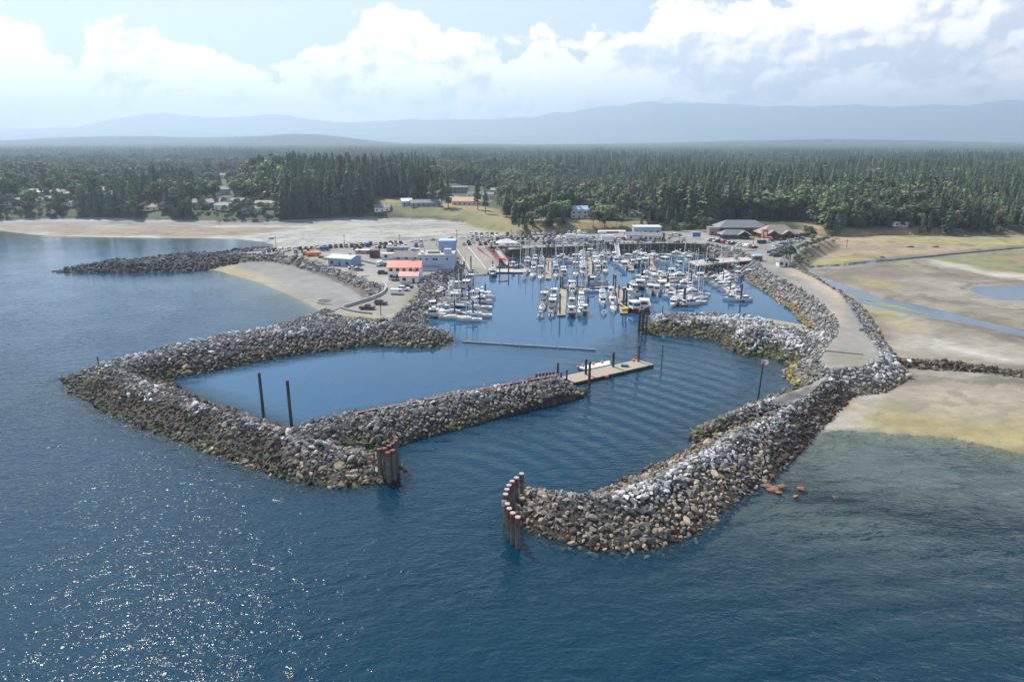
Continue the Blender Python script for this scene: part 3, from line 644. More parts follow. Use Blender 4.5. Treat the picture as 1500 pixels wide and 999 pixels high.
def ordn(k):
    k = int(k); suf = 'th' if 10 <= k % 100 <= 20 else {1:'st',2:'nd',3:'rd'}.get(k % 10, 'th'); return f'{k}{suf}'
def rgbm(name, r, g, b_, rough=0.5, var=0.08, **k): return mat(name, (r, g, b_), rough, var=var, **k)
WHT = rgbm('white_paint', .72,.72,.70, .35); OFFW = rgbm('cream_paint', .62,.58,.50,.45); GLASS = mat('dark_glass', (.02,.025,.03), .08, var=.02)
BLUE = rgbm('blue_canvas', .03,.14,.42,.7); NAVY = rgbm('navy_paint', .015,.03,.08,.35); RED = rgbm('red_paint', .45,.035,.03,.45); MAROON = rgbm('maroon_paint', .11,.018,.02,.4)
GREY = rgbm('grey_paint', .25,.26,.27,.5); ALU = mat('aluminium', (.55,.56,.57), .35, metal=.6); STEEL = rgbm('dark_steel', .06,.06,.065,.5); BLACK = rgbm('black_rubber', .02,.02,.02,.8)
WOOD = mat('deck_wood', (.29,.245,.19), .8, var=.25, scale=2.5); DWOOD = mat('tarred_timber', (.055,.042,.034), .8, var=.35, scale=2.0); RUST = mat('rusty_steel', (.13,.048,.034), .8, var=.5, scale=3)
ORANGE = rgbm('orange_plastic', .75,.16,.03,.5); TEAL = rgbm('teal_tarp', .03,.22,.25,.6); GREEN = rgbm('green_paint', .03,.14,.08,.4); YEL = rgbm('yellow_paint', .6,.36,.04,.5); LBLUE = rgbm('light_blue_paint', .26,.40,.55,.5); TAN = rgbm('tan_canvas', .45,.36,.26,.8)
CONC = mat('concrete', (.38,.37,.34), .85, var=.2, scale=.8)

# ------------------------------------------------------------------ trees
def leafmat(name, col, var):
    m = bpy.data.materials.new(name); m.use_nodes = True; q = NT(m.node_tree); b = q.n['Principled BSDF']
    oi = q.node('ShaderNodeObjectInfo'); a = q.node('ShaderNodeAttribute', attribute_name='Col')
    hs = q.node('ShaderNodeHueSaturation'); q.put(hs.inputs['Color'], a.outputs['Color'])
    q.put(hs.inputs['Hue'], q.mapr(oi.outputs['Random'], 0, 1, 0.5-var*.5, 0.5+var*.5, False)); q.put(hs.inputs['Value'], q.mapr(q.math('FRACT', q.math('MULTIPLY', oi.outputs['Random'], 37.3)), 0, 1, .55, 1.55, False))
    st_n = q.noise(oi.outputs['Location'], 0.011, 3, 0.6); sf = q.mapr(st_n, 0.35, 0.65, 0.74, 1.32, False)
    q.put(b.inputs['Base Color'], q.mix(1.0, hs.outputs[0], q.comb(sf, sf, sf), 'MULTIPLY')); b.inputs['Roughness'].default_value = .75; b.inputs['Specular IOR Level'].default_value = .25
    return m
M_leaf = leafmat('foliage', None, .035)
M_bark = mat('bark', (.10,.075,.055), .9, var=.3, scale=1)
def tri_cloud(c, dirs, size, r):
    """leafy tufts: one quad per centre"""
    n = len(c); u = r.normal(size=(n,3)); u /= np.linalg.norm(u, axis=1)[:,None]
    v = np.cross(dirs, u); v /= np.linalg.norm(v, axis=1)[:,None]+1e-9; u = np.cross(v, dirs)
    sz = (size*r.uniform(.6,1.35,n))[:,None]
    q_ = np.stack([c-u*sz-v*sz*.6, c+u*sz-v*sz*.6+dirs*sz*.3, c+u*sz*.8+v*sz*.7, c-u*sz*.7+v*sz*.6-dirs*sz*.3], 1)
    return q_.reshape(-1,3), np.arange(4*n).reshape(n,4)
def conifer(seed, lean=0.0, nw=24, br=9, bare=.12):
    """1 m tall; scaled on placing"""
    r = np.random.default_rng(seed); V = []; F = []; off = 0; Cc = []
    g0 = np.array((.048,.075,.040)); g1 = np.array((.11,.145,.065))
    wid = r.uniform(.15,.25)
    for k in range(nw):
        t_ = bare+(1-bare)*(k+r.uniform(-.3,.3))/nw
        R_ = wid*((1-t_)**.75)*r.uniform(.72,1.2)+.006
        if t_ < bare+.12: R_ *= r.uniform(.4,.95)
        for j in range(br if k < nw*.7 else br-3):
            if r.random() < .10: continue
            a = r.uniform(0, 2*np.pi); d = np.array((np.cos(a), np.sin(a), 0)); n_ = np.array((-d[1], d[0], 0)); L = R_*r.uniform(.7,1.15); dz = -.22*L+r.uniform(-.01,.01)
            b0 = np.array((0,0,t_)); m_ = b0+d*L*.55+(0,0,dz*.2); e = b0+d*L+(0,0,dz-.012); hw = .22*L+.012
            q_ = [b0+(0,0,.012), m_-n_*hw-(0,0,.010), e, m_+n_*hw-(0,0,.010), m_+(0,0,.016)]
            V += q_; F += [(off,off+1,off+4),(off+1,off+2,off+4),(off+2,off+3,off+4),(off+3,off,off+4)]; off += 5
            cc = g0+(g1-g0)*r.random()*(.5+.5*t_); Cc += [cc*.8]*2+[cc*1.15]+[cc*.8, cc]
    return np.array(V), np.array(F), np.array(Cc)
def broadleaf(seed, n=420, squat=1.0, hue=0):
    r = np.random.default_rng(seed); cs = []; ds = []
    lobes = [(np.array((0,0,.62)), .27)]+[(np.array((np.cos(a)*r.uniform(.12,.24), np.sin(a)*r.uniform(.12,.24), r.uniform(.38,.8))), r.uniform(.11,.2)) for a in r.uniform(0,6.28,9)]
    for i in range(n):
        c, R_ = lobes[int(r.integers(len(lobes)))]; d = r.normal(size=3); d /= np.linalg.norm(d); d[2] = d[2] if d[2] > -.35 else -d[2]; d /= np.linalg.norm(d)
        cs.append(c+d*R_*r.uniform(.7,1.08)*np.array((1,1,.9))); ds.append(d)
    V, F = tri_cloud(np.array(cs), np.array(ds), np.full(n, .042), r)
    base = [np.array((.070,.100,.045)), np.array((.105,.145,.052)), np.array((.115,.105,.06))][hue]
    k = r.uniform(.6,1.5,n); Cc = np.repeat(base*k[:,None], 4, 0)
    return V, F, Cc
def trunk_mb(h0, r_, lo=0.0, limbs=0, seed=0):
    q_ = MB(); q_.rod((0,0,-.02), (0,0,h0), r_, r_*.35, 5); rr = random.Random(seed)
    for _ in range(limbs):
        a = rr.uniform(0, 6.28); z = rr.uniform(.3,.55); q_.rod((0,0,z-.05), (math.cos(a)*.16, math.sin(a)*.16, z+.14), r_*.4, r_*.15, 4)
    return q_
TREES = []
for i in range(6):
    V, F, Cc = conifer(100+i, nw=[24,26,22,24,20,28][i], bare=[.10,.06,.16,.3,.08,.05][i])
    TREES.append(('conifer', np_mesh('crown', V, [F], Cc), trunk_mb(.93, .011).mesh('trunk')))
for i in range(5):
    V, F, Cc = broadleaf(200+i, hue=[0,1,0,1,2][i])
    TREES.append(('broadleaf', np_mesh('crown', V, [F], Cc), trunk_mb(.6, .018, limbs=5, seed=i).mesh('trunk')))
for _, c_, t__ in TREES: c_.materials.append(M_leaf); t__.materials.append(M_bark)
protos = bpy.data.collections.new('tree_shapes')
def joined(i):
    kind_, c_, t__ = TREES[i]; bm = bmesh.new(); bm.from_mesh(c_); nf = len(bm.faces); bm.from_mesh(t__)
    bm.faces.ensure_lookup_table()
    for f_ in bm.faces[nf:]: f_.material_index = 1
    me = bpy.data.meshes.new('tree_shape'); bm.to_mesh(me); bm.free(); me.materials.append(M_leaf); me.materials.append(M_bark); return me
SHAPES = [joined(i) for i in range(11)]
for i, me in enumerate(SHAPES): o = bpy.data.objects.new(f'a_shape_{i:02d}', me); protos.objects.link(o)
# clumps for the far wood: several thin trees in one mesh
far_protos = bpy.data.collections.new('far_tree_shapes')
for i in range(5):
    r = np.random.default_rng(300+i); Vs = []; Fs = []; Cs = []; off = 0
    for j in range(11):
        if r.random() < .72: V, F, Cc = conifer(400+i*20+j, nw=9, br=5); hh = r.uniform(19,32); F = np.concatenate([F]); wdt = 1.35
        else:
            V, F, Cc = broadleaf(500+i*20+j, n=60, hue=int(r.integers(3))); hh = r.uniform(12,19); F = np.concatenate([F[:, [0,1,2]], F[:, [0,2,3]]]); wdt = 1.3; V = (V-(0,0,.5))*1.0+(0,0,.5)
        V = V*np.array((hh*wdt, hh*wdt, hh))+np.array((r.uniform(-20,20), r.uniform(-20,20), 0)); Vs.append(V); Fs.append(F+off); Cs.append(Cc); off += len(V)
    me = np_mesh('far_shape', np.concatenate(Vs), [np.concatenate(Fs)], np.concatenate(Cs)); me.materials.append(M_leaf)
    far_protos.objects.link(bpy.data.objects.new(f'b_shape_{i:02d}', me))

def hz(x, y): 
    a, _, _ = land(np.array([float(x)]), np.array([float(y)])); return float(a[0])
def gpt(px, py, it=6):
    """ground point under a surveyed spot, following the terrain"""
    z = 6.0
    for _ in range(it):
        p_ = P(px, py, z); z = hz(p_.x, p_.y)
    return Vector((p_.x, p_.y, z))

# houses first, so the wood keeps clear of them
HOUSES = [ # px, py (ground), width m, depth m, wall h, style, wall colour, roof colour, label
 (16,301,20,12,3.2,'gable',WHT,'grey','long white bungalow near the left shore bank'),
 (52,299,9,8,3.0,'gable',OFFW,'tan','small cream house beside the white bungalow'),
 (82,289,16,11,5,'hip',OFFW,'tan','two storey cream house with tan hip roof above the left bank'),
 (66,296,12,9,3,'gable',GREY,'grey','low grey house below the tan roofed pair'),
 (98,300,13,9,3.4,'gable',WHT,'grey','white grey roofed house close behind the left bank'),
 (88,281,10,9,4,'gable',OFFW,'tan','tan roofed house highest of the left bank cluster'),
 (28,252,12,9,4,'gable',WHT,'grey','far white house at the left among dark trees'),
 (120,250,13,9,4,'gable',WHT,'grey','white house by itself in the left wood'),
 (165,248,11,9,4,'hip',OFFW,'tan','cream house left of the far town street'),
 (188,252,12,9,4,'gable',GREY,'grey','grey house beside the lower end of the far street'),
 (222,302,22,10,3,'gable',OFFW,'tan','long low cream house behind the left shore trees'),
 (231,292,13,9,5,'hip',GREY,'redbrown','house with red brown hip roof over the left wood'),
 (298,252,16,9,4,'flat',WHT,'white','white flat roofed building in the left town'),
 (303,264,12,9,4,'gable',OFFW,'grey','pale gabled house above the town street head'),
 (312,276,12,9,4,'gable',WHT,'grey','white house left of the town street'),
 (306,288,15,10,5,'hip',WHT,'grey','two storey white house left of the town street'),
 (300,302,22,12,3.5,'gable',GREY,'grey','broad grey house at the foot of the town street'),
 (326,303,14,10,4,'gable',OFFW,'grey','cream house on the bank below the street end'),
 (348,301,11,8,4,'gable',GREY,'grey','small grey house on the bank right of the street end'),
 (364,290,13,10,5,'hip',OFFW,'tan','cream hip roofed house right of the town street'),
 (367,304,16,10,4,'gable',LBLUE,'grey','pale blue house on the bank edge right of the street'),
 (386,296,13,10,5,'gable',OFFW,'redbrown','cream house with brown roof under the tall firs'),
 (389,303,18,9,4,'gable',OFFW,'tan','long cream house below the tall firs'),
 (376,278,11,9,4,'gable',WHT,'grey','white house half hidden by firs above the street'),
 (559,302,13,10,3.4,'gable',WHT,'grey','small white house with grey roof alone in dry grass'),
 (594,302,9,10,4,'gable',LBLUE,'white','pale blue gabled house left of the long grey shed'),
 (622,303,26,10,3.4,'gable',GREY,'grey','long grey shed behind the lone shore firs'),
 (716,291,10,8,4,'gable',WHT,'grey','white house beside the orange roofed building'),
 (727,284,14,8,4,'gable',OFFW,'tan','cream house behind the bare field'),
 (820,290,14,9,4,'hip',GREY,'grey','grey hip roofed house in the middle wood'),
 (793,315,14,9,4,'gable',LBLUE,'grey','blue grey house among low trees left of the chalet'),
 (813,306,10,8,4,'gable',WHT,'tan','white house with tan roof above the chalet'),
 (848,334,13,11,6.5,'gable',OFFW,'blue','tall chalet with light blue roof behind the car park'),
 (843,271,18,9,5,'flat',GREY,'grey','grey block standing in the middle wood'),
 (868,277,16,9,4,'flat',WHT,'white','white flat roofed building in the middle wood'),
 (905,300,14,9,3,'gable',OFFW,'tan','tan roofed house hidden in the middle wood'),
 (1162,306,9,9,6,'gable',WHT,'grey','narrow white house deep in the right wood'),
 (925,318,12,8,3,'gable',WHT,'grey','white roofed cottage behind the middle firs'),
 (492,256,14,8,4,'gable',WHT,'white','small bright white building in the centre wood'),
 (210,246,12,8,4,'gable',WHT,'grey','white house at the top of the far street'),
]
BIG = [ (669,283,24,16,6,'flat',GREY,'grey','large grey flat roofed hall behind the field'),
 (684,301,26,14,3.6,'gable',OFFW,'orange','low building with orange roof beside the field'),
 (700,289,22,10,4,'flat',WHT,'grey','white low block behind the orange roofed building'),
 (392,226,60,40,12,'flat',WHT,'white','far white warehouse above the left firs'),
 (418,229,50,30,10,'flat',OFFW,'white','far cream warehouse beside the white one'),
 (585,245,60,20,7,'flat',WHT,'white','far white school building left of the water tower'),
 (610,246,70,20,7,'flat',OFFW,'grey','far pale row of shops in the centre wood'),
 (1000,231,220,30,9,'flat',WHT,'white','far long white roof line above the right wood'),
 (1060,231,90,30,9,'flat',WHT,'white','far white roof right of the long one') ]
CLEARS = [W([(322,270),(332,268),(350,305),(352,322),(318,322)], 8), W([(192,262),(205,262),(218,246),(210,245)], 8), W([(545,296),(700,296),(748,320),(745,350),(690,345),(620,326),(545,324)], 6),
          W([(640,272),(700,276),(740,300),(720,318),(640,300)], 8), W([(1045,322),(1175,322),(1230,346),(1175,352),(1045,346)], 5), W([(885,334),(970,334),(1050,338),(1050,352),(885,352)], 5), W([(1165,340),(1240,343),(1300,348),(1480,350),(1480,362),(1165,362)], 4)]
SPARSE = [W([(0,235),(250,235),(420,245),(420,300),(395,322),(290,322),(275,285),(120,300),(110,322),(0,322)], 8), W([(690,270),(900,265),(960,320),(760,322),(700,300)], 8), W([(440,250),(650,252),(640,236),(440,236)], 10)]
def scatter(y0, y1, s):
    xs_, ys_ = np.meshgrid(np.arange(-y1*1.05, y1*1.05, s), np.arange(y0, y1, s))
    X = xs_.ravel()+rng.uniform(-.48,.48, xs_.size)*s; Y = ys_.ravel()+rng.uniform(-.48,.48, xs_.size)*s
    m = np.abs(X) < Y*1.02+10; return X[m], Y[m]
rt = random.Random(5); town = []
for k in range(62):
    if k < 44: px, py = rt.uniform(4, 420), rt.choice([rt.uniform(236,262), rt.uniform(262,296)]); w_t = 'in the left town'
    else: px, py = rt.uniform(440, 780), rt.uniform(238, 262); w_t = 'in the centre town'
    if any(abs(px-q_[0]) < 11 and abs(py-q_[1]) < 9 for q_ in HOUSES+BIG+town): continue
    wm_, wn = rt.choice([(WHT,'white'),(OFFW,'cream'),(GREY,'grey'),(LBLUE,'pale blue')]); rn = rt.choice(['grey','tan','grey','redbrown','white'])
    town.append((px, py, rt.uniform(12,19), rt.uniform(9,12), rt.choice([4,5.4,6]), rt.choice(['gable','hip']), wm_, rn, f"small {wn} house with {'brown' if rn == 'redbrown' else rn} roof {w_t}"))
HW = []
for (px, py, wd, dp, *_r) in HOUSES+BIG+town: g_ = gpt(px, py); HW.append((g_.x, g_.y, wd))
def keep(X, Y, z=None):
    k = np.ones(X.size, bool)
    for c_ in CLEARS: k &= ~inside(X, Y, c_)
    for s_ in SPARSE: k &= ~(inside(X, Y, s_) & (rng.random(X.size) < .42))
    for hx, hy, wd in HW:
        k &= ~((np.abs(X-hx*Y/hy) < wd*.5) & (Y > hy-48*(1 if hy < 1500 else 5)) & (Y < hy+8+wd*.3))
    k &= (vnoise(X, Y, 45, 2.2)+.35*vnoise(X, Y, 14, 4.) > .26)
    return k
TX, TY, TZ, TS, TI = [], [], [], [], []
stand = [W([(398,322),(655,322),(650,292),(398,280)], 8), W([(215,322),(300,322),(300,290),(215,290)], 8), W([(760,340),(1040,334),(1040,300),(760,300)], 6), W([(1170,350),(1560,348),(1560,300),(1170,300)], 6)]
for y0, y1, s_ in ((440, 900, 6.3), (900, 1600, 8.6), (1600, 3000, 13.5)):
    X, Y = scatter(y0, y1, s_); dm = sdist(X, Y, MAIN, 30); m = inside(X, Y, MAIN) & (dm > 1.5)
    X, Y = X[m], Y[m]; m = keep(X, Y); X, Y = X[m], Y[m]
    Z, _, g_ = land(X, Y); m = g_ == 30; X, Y, Z = X[m], Y[m], Z[m]
    bl = fbm(X, Y, 90, 3, 71.); con = rng.random(X.size) < np.clip(.66-(bl-.48)*4.5, .12, .92)
    for st_ in stand[:1]: con |= inside(X, Y, st_)
    tall = fbm(X, Y, 160, 2, 90.)
    vr = vnoise(X, Y, 38, 6.6); h_ = np.where(con, rng.uniform(15, 29, X.size)*(.45+.75*tall+.30*vr), rng.uniform(9, 19, X.size)*(.8+.6*vr))
    lowp = vnoise(X, Y, 120, 21.); h_ = h_*np.where(Y > 800, np.where(lowp < .36, .55, .88), 1.0)
    for s__ in SPARSE: h_ = np.where(inside(X, Y, s__), h_*.72, h_); con = con & ~(inside(X, Y, s__) & (rng.random(X.size) < .5))
    for st_ in stand[:1]: h_ = np.where(inside(X+rng.normal(0, 14, X.size), Y, st_), rng.uniform(20, 36, X.size), h_)
    edge_ = sdist(X, Y, MAIN, 40); h_ = np.where((edge_ < 12) & (rng.random(X.size) < .6), h_*.55, h_)
    TX.append(X); TY.append(Y); TZ.append(Z); TS.append(h_); TI.append(np.where(con, rng.integers(0, 6, X.size), rng.integers(6, 11, X.size)))
TX, TY, TZ, TS, TI = [np.concatenate(a) for a in (TX, TY, TZ, TS, TI)]
# shore bushes on the banks
bx_ = []
for a_, b_, n_ in (((-120,318),(400,321),520),((-60,310),(400,314),200),((545,320),(700,332),55),((752,341),(905,339),110),((900,338),(1045,337),50),((1180,352),(1240,347),10)):
    for _ in range(n_):
        k = random.random(); p_ = P(a_[0]+(b_[0]-a_[0])*k, a_[1]+(b_[1]-a_[1])*k-random.uniform(-1, 5), 5); bx_.append((p_.x, p_.y, random.uniform(3.5, 9)))
BX = np.array(bx_); bz, _, _ = land(BX[:,0], BX[:,1]); bm_ = bz > .8; BX = BX[bm_]; bz = bz[bm_]
# single trees the survey shows by themselves
LONE = [(633,315,24,3),(648,318,30,3),(657,317,28,2),(700,320,26,3),(711,318,22,3),(605,312,16,0),(742,318,20,0),(752,316,17,1),(800,322,12,7),(1190,353,5,7),(1219,349,6,6),(1152,388,10,8),(1060,334,8,7),(1042,337,9,6),(1302,338,16,0),(1466,346,8,7),(1010,337,10,8),(1000,339,7,7),(1025,338,11,6),(946,337,9,8),(972,352,5,0),(980,353,3,7),(905,336,9,9)]
lx = []
for px, py, h_, i_ in LONE: g_ = gpt(px, py); lx.append((g_.x, g_.y, g_.z, h_, i_))
LX = np.array(lx)
TX = np.concatenate([LX[:,0], TX, BX[:,0]]); TY = np.concatenate([LX[:,1], TY, BX[:,1]]); TZ = np.concatenate([LX[:,2], TZ, bz]); TS = np.concatenate([LX[:,3], TS, BX[:,2]]); TI = np.concatenate([LX[:,4].astype(int), TI, rng.integers(6, 11, len(BX))])
TR = rng.uniform(0, 6.28, len(TX))
vis = (np.abs(TX/TY) < .74); dist = np.hypot(TX, TY)
# front trees show fully; those behind are mostly hidden: rank by size over distance with a strong preference for the front
rank = np.where(vis, TS/dist*np.exp(-np.maximum(dist-520, 0)/160), 0); rank[:len(LX)] += 1
first = np.argsort(-rank)[:300]; isfirst = np.zeros(len(TX), bool); isfirst[first] = True
print('trees', len(TX))
def tree_label(i, con, h_, px):
    size = 'tall' if h_ > 27 else ('middling' if h_ > 14 else 'low'); kind_ = 'dark conifer' if con else ('leafy green tree' if h_ > 9 else 'round green bush')
    if i < len(LX): return None
    if px < 120: w_ = 'at the far left shore bank'
    elif px < 215: w_ = 'on the bank right of the leftmost houses'
    elif px < 300: w_ = 'in the left shore stand before the red brown roof'
    elif px < 398: w_ = 'beside the houses at the foot of the street'
    elif px < 530: w_ = 'in the left half of the tall fir stand'
    elif px < 660: w_ = 'in the right half of the tall fir stand'
    elif px < 760: w_ = 'at the meadow edge left of the car park'
    elif px < 900: w_ = 'behind the packed car park near the chalet'
    elif px < 1045: w_ = 'behind the white sheds'
    elif px < 1180: w_ = 'behind the brown pub roofs'
    elif px < 1330: w_ = 'at the wood edge right of the pub'
    else: w_ = 'at the wood edge by the right marsh'
    return f'{size} {kind_} {w_}'
LONEL = ['bare stemmed fir left of the three shore firs','tall bare stemmed fir, middle of the three shore firs','tall shore fir right of its two neighbours','thin tall fir on the field edge','second thin fir on the field edge','small fir beside the long grey shed','fir on the meadow right of the field','smaller fir right of the meadow fir','leafy bush left of the chalet','round bush by the right marsh lane','bigger round bush on the dry verge','leafy tree beside the bare trunks','bright green tree left of the pub','broad tree left of the pub drive','fir in front of the white trailers','round yellow green bush by the marsh','tan leafed tree behind the white sheds','low bright bush behind the sheds','green tree right of the sheds','brownish tree behind the red canopy','small cone shaped tree beside the white sheds','low bush beside the cone shaped tree','round tree behind the canopy']
for i in first:
    i = int(i); con = TI[i] < 6; px, _ = project(TX[i], TY[i], TZ[i])
    lab = LONEL[i] if i < len(LX) else tree_label(i, con, TS[i], px)
    nm = 'conifer_tree' if con else ('broadleaf_tree' if TS[i] > 9 else 'bush')
    t_ = thing(nm, lab, 'tree' if nm != 'bush' else 'bush', (TX[i], TY[i], TZ[i]-.2), TR[i], None if i < len(LX) else 'trees along the wood edge')
    if i >= len(LX): relabel(t_, lab)
    t_.scale = (TS[i]*(1.45 if con else 1.35), TS[i]*(1.45 if con else 1.35), TS[i])
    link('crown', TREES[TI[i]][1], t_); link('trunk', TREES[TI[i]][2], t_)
def instancer(name, pts, scl, rot, idx_, coll, label):
    me = bpy.data.meshes.new(name); me.vertices.add(len(pts)); me.vertices.foreach_set('co', np.asarray(pts, np.float32).ravel())
    for k, v in (('scl', scl), ('rot', rot)): a = me.attributes.new(k, 'FLOAT', 'POINT'); a.data.foreach_set('value', np.asarray(v, np.float32))
    a = me.attributes.new('idx', 'INT', 'POINT'); a.data.foreach_set('value', np.asarray(idx_, np.int32)); me.update()
    o = link(name, me); ng = bpy.data.node_groups.new(name, 'GeometryNodeTree')
    ng.interface.new_socket('Geometry', in_out='INPUT', socket_type='NodeSocketGeometry'); ng.interface.new_socket('Geometry', in_out='OUTPUT', socket_type='NodeSocketGeometry')
    N, L = ng.nodes, ng.links; gi = N.new('NodeGroupInput'); go = N.new('NodeGroupOutput')
    mp_ = N.new('GeometryNodeMeshToPoints'); ip = N.new('GeometryNodeInstanceOnPoints'); ci = N.new('GeometryNodeCollectionInfo'); ci.inputs['Collection'].default_value = coll; ci.inputs['Separate Children'].default_value = True; ci.inputs['Reset Children'].default_value = True
    L.new(gi.outputs[0], mp_.inputs[0]); L.new(mp_.outputs[0], ip.inputs['Points']); L.new(ci.outputs[0], ip.inputs['Instance']); ip.inputs['Pick Instance'].default_value = True
    def na(nm, ty):
        n = N.new('GeometryNodeInputNamedAttribute'); n.data_type = ty; n.inputs[0].default_value = nm; return [s__ for s__ in n.outputs if s__.enabled][0]
    L.new(na('idx', 'INT'), ip.inputs['Instance Index']); L.new(na('scl', 'FLOAT'), ip.inputs['Scale'])
    cx = N.new('ShaderNodeCombineXYZ'); L.new(na('rot', 'FLOAT'), cx.inputs[2]); L.new(cx.outputs[0], ip.inputs['Rotation']); L.new(ip.outputs[0], go.inputs[0])
    o.modifiers.new('wood', 'NODES').node_group = ng
    return tag(o, label, 'forest', kind='stuff')
r_ = ~isfirst
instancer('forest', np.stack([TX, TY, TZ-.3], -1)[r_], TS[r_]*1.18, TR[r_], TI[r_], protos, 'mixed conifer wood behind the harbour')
X, Y = scatter(3000, 8600, 35); k = keep(X, Y) | (rng.random(X.size) < .5)
k &= ~inside(X, Y, CLEARS[1]); X, Y = X[k], Y[k]; Z, _, _ = land(X, Y)
instancer('far_forest', np.stack([X, Y, Z-1], -1), rng.uniform(.8, 1.15, X.size), rng.uniform(0, 6.28, X.size), rng.integers(0, 5, X.size), far_protos, 'far wooded plain reaching the horizon')

# ------------------------------------------------------------------ houses
ROOFC = {'grey': mat('grey_shingle', (.20,.20,.21), .8, var=.15, scale=2), 'tan': mat('tan_shingle', (.30,.24,.19), .8, var=.15, scale=2), 'redbrown': mat('brown_shingle', (.24,.12,.09), .8, var=.15, scale=2), 'white': mat('white_roofing', (.62,.62,.60), .6, var=.1), 'orange': mat('orange_roofing', (.50,.28,.14), .7, var=.1), 'blue': mat('blue_metal_roof', (.32,.45,.62), .4, var=.08)}
TRIM = rgbm('pale_trim', .5,.5,.48)
def gable(q_, w_, d_, z0, rise, ov=.5, th=.22):
    for s_ in (-1, 1):
        q_.add([(-w_/2-ov, s_*(d_/2+ov), z0-ov*rise/(d_/2)), (w_/2+ov, s_*(d_/2+ov), z0-ov*rise/(d_/2)), (w_/2+ov, 0, z0+rise), (-w_/2-ov, 0, z0+rise),
                (-w_/2-ov, s_*(d_/2+ov), z0-ov*rise/(d_/2)-th), (w_/2+ov, s_*(d_/2+ov), z0-ov*rise/(d_/2)-th), (w_/2+ov, 0, z0+rise-th), (-w_/2-ov, 0, z0+rise-th)],
               [(0,1,2,3),(4,7,6,5),(0,4,5,1),(1,5,6,2),(0,3,7,4),(2,6,7,3)])
def house(px, py, w_, d_, hgt, style, wm, roof, label, rz=None, cat='house', name='house', loc=None, wins=None, rise=None, group=None):
    g_ = loc if loc is not None else gpt(px, py)
    rr = random.Random(int(px*7+py)); rz = rr.uniform(-.35, .35) if rz is None else rz
    t_ = thing(name, label, cat, (g_.x, g_.y+ d_/2, g_.z-.3), rz, group)
    q_ = MB(); q_.box(-w_/2, w_/2, -d_/2, d_/2, 0, hgt+.3); rise = rise or d_*.22
    if style == 'gable':
        q_.add([(-w_/2+.01,-d_/2,hgt+.3),(-w_/2+.01,d_/2,hgt+.3),(-w_/2+.01,0,hgt+.25+rise),(w_/2-.01,-d_/2,hgt+.3),(w_/2-.01,d_/2,hgt+.3),(w_/2-.01,0,hgt+.25+rise)], [(0,1,2),(3,5,4),(0,2,5,3),(1,4,5,2)])
    q_.obj('wall', wm, t_)
    q_ = MB()
    if style == 'gable': gable(q_, w_, d_, hgt+.5, rise)
    elif style == 'hip':
        o_ = .6; k = min(w_, d_)*.42; q_.add([(-w_/2-o_,-d_/2-o_,hgt+.31),(w_/2+o_,-d_/2-o_,hgt+.31),(w_/2+o_,d_/2+o_,hgt+.31),(-w_/2-o_,d_/2+o_,hgt+.31),(-w_/2+k,0,hgt+.3+rise*1.2),(w_/2-k,0,hgt+.3+rise*1.2)], [(3,2,1,0),(0,1,5,4),(1,2,5),(2,3,4,5),(3,0,4)])
    else: q_.box(-w_/2-.25, w_/2+.25, -d_/2-.25, d_/2+.25, hgt+.31, hgt+.75)
    rf = q_.obj('roof', ROOFC[roof] if isinstance(roof, str) else roof, t_)
    if style != 'flat' and w_ < 24: MB().box(w_*.2, w_*.2+.8, .3, 1.1, hgt, hgt+rise+1.4).obj('chimney', GREY, rf)
    n = wins or max(2, int(w_/4)); fl = 2 if hgt > 4.5 else 1
    for f_ in range(fl):
        for k in range(n):
            if k == n//2 and f_ == 0 and w_ < 40: continue
            x = -w_/2+(k+.5)*w_/n; z = 1.2+f_*2.7; MB().box(x-.7, x+.7, -d_/2-.05, -d_/2+.05, z, z+1.25).obj('window', GLASS, t_)
    x = -w_/2+(n//2+.5)*w_/n; MB().box(x-.5, x+.5, -d_/2-.06, -d_/2+.05, .3, 2.3).obj('door', STEEL, t_)
    return t_
for k, h_ in enumerate(HOUSES+town):
    t_ = house(*h_, group='small houses of the town' if k >= len(HOUSES) else None)
    if k >= len(HOUSES): relabel(t_, h_[-1])
for h_ in BIG: house(*h_, cat='building', name='building', rz=0.0)

# ------------------------------------------------------------------ boats
def hull_mb(L, B, fb, sheer=.35, sink=.35, full=.55, transom=.75):
    """hull sides from below the water to the rail; x forward"""
    rings = []; n = 9
    for i in range(n):
        u = i/(n-1); x = -L/2+u*L
        hb = B/2*(transom+(1-transom)*min(1, u/.35)) if u < .35 else B/2*(1-((u-.35)/.65)**(1/full+.4))
        hb = max(hb, .03); z = fb*(1+sheer*max(0, u-.3)**1.5*1.6); fl = .72 if u < .8 else .45
        rake = .25*L*.2*max(0, u-.75)*4
        rings.append([(x-rake*.6, -hb*fl*.8, -sink), (x-rake*.2, -hb*fl, .05), (x, -hb, z), (x, hb, z), (x-rake*.2, hb*fl, .05), (x-rake*.6, hb*fl*.8, -sink)])
    q_ = MB(); q_.loft([r_[:3] for r_ in rings]); q_.loft([r_[3:] for r_ in rings])
    r0 = rings[0]; q_.add([r0[0], r0[1], r0[2], r0[3], r0[4], r0[5]], [(0,1,4,5),(1,2,3,4)])
    deck = MB(); deck.loft([[(r_[2][0], r_[2][1]*.94, r_[2][2]-.08), (r_[3][0], r_[3][1]*.94, r_[3][2]-.08)] for r_ in rings])
    return q_, deck
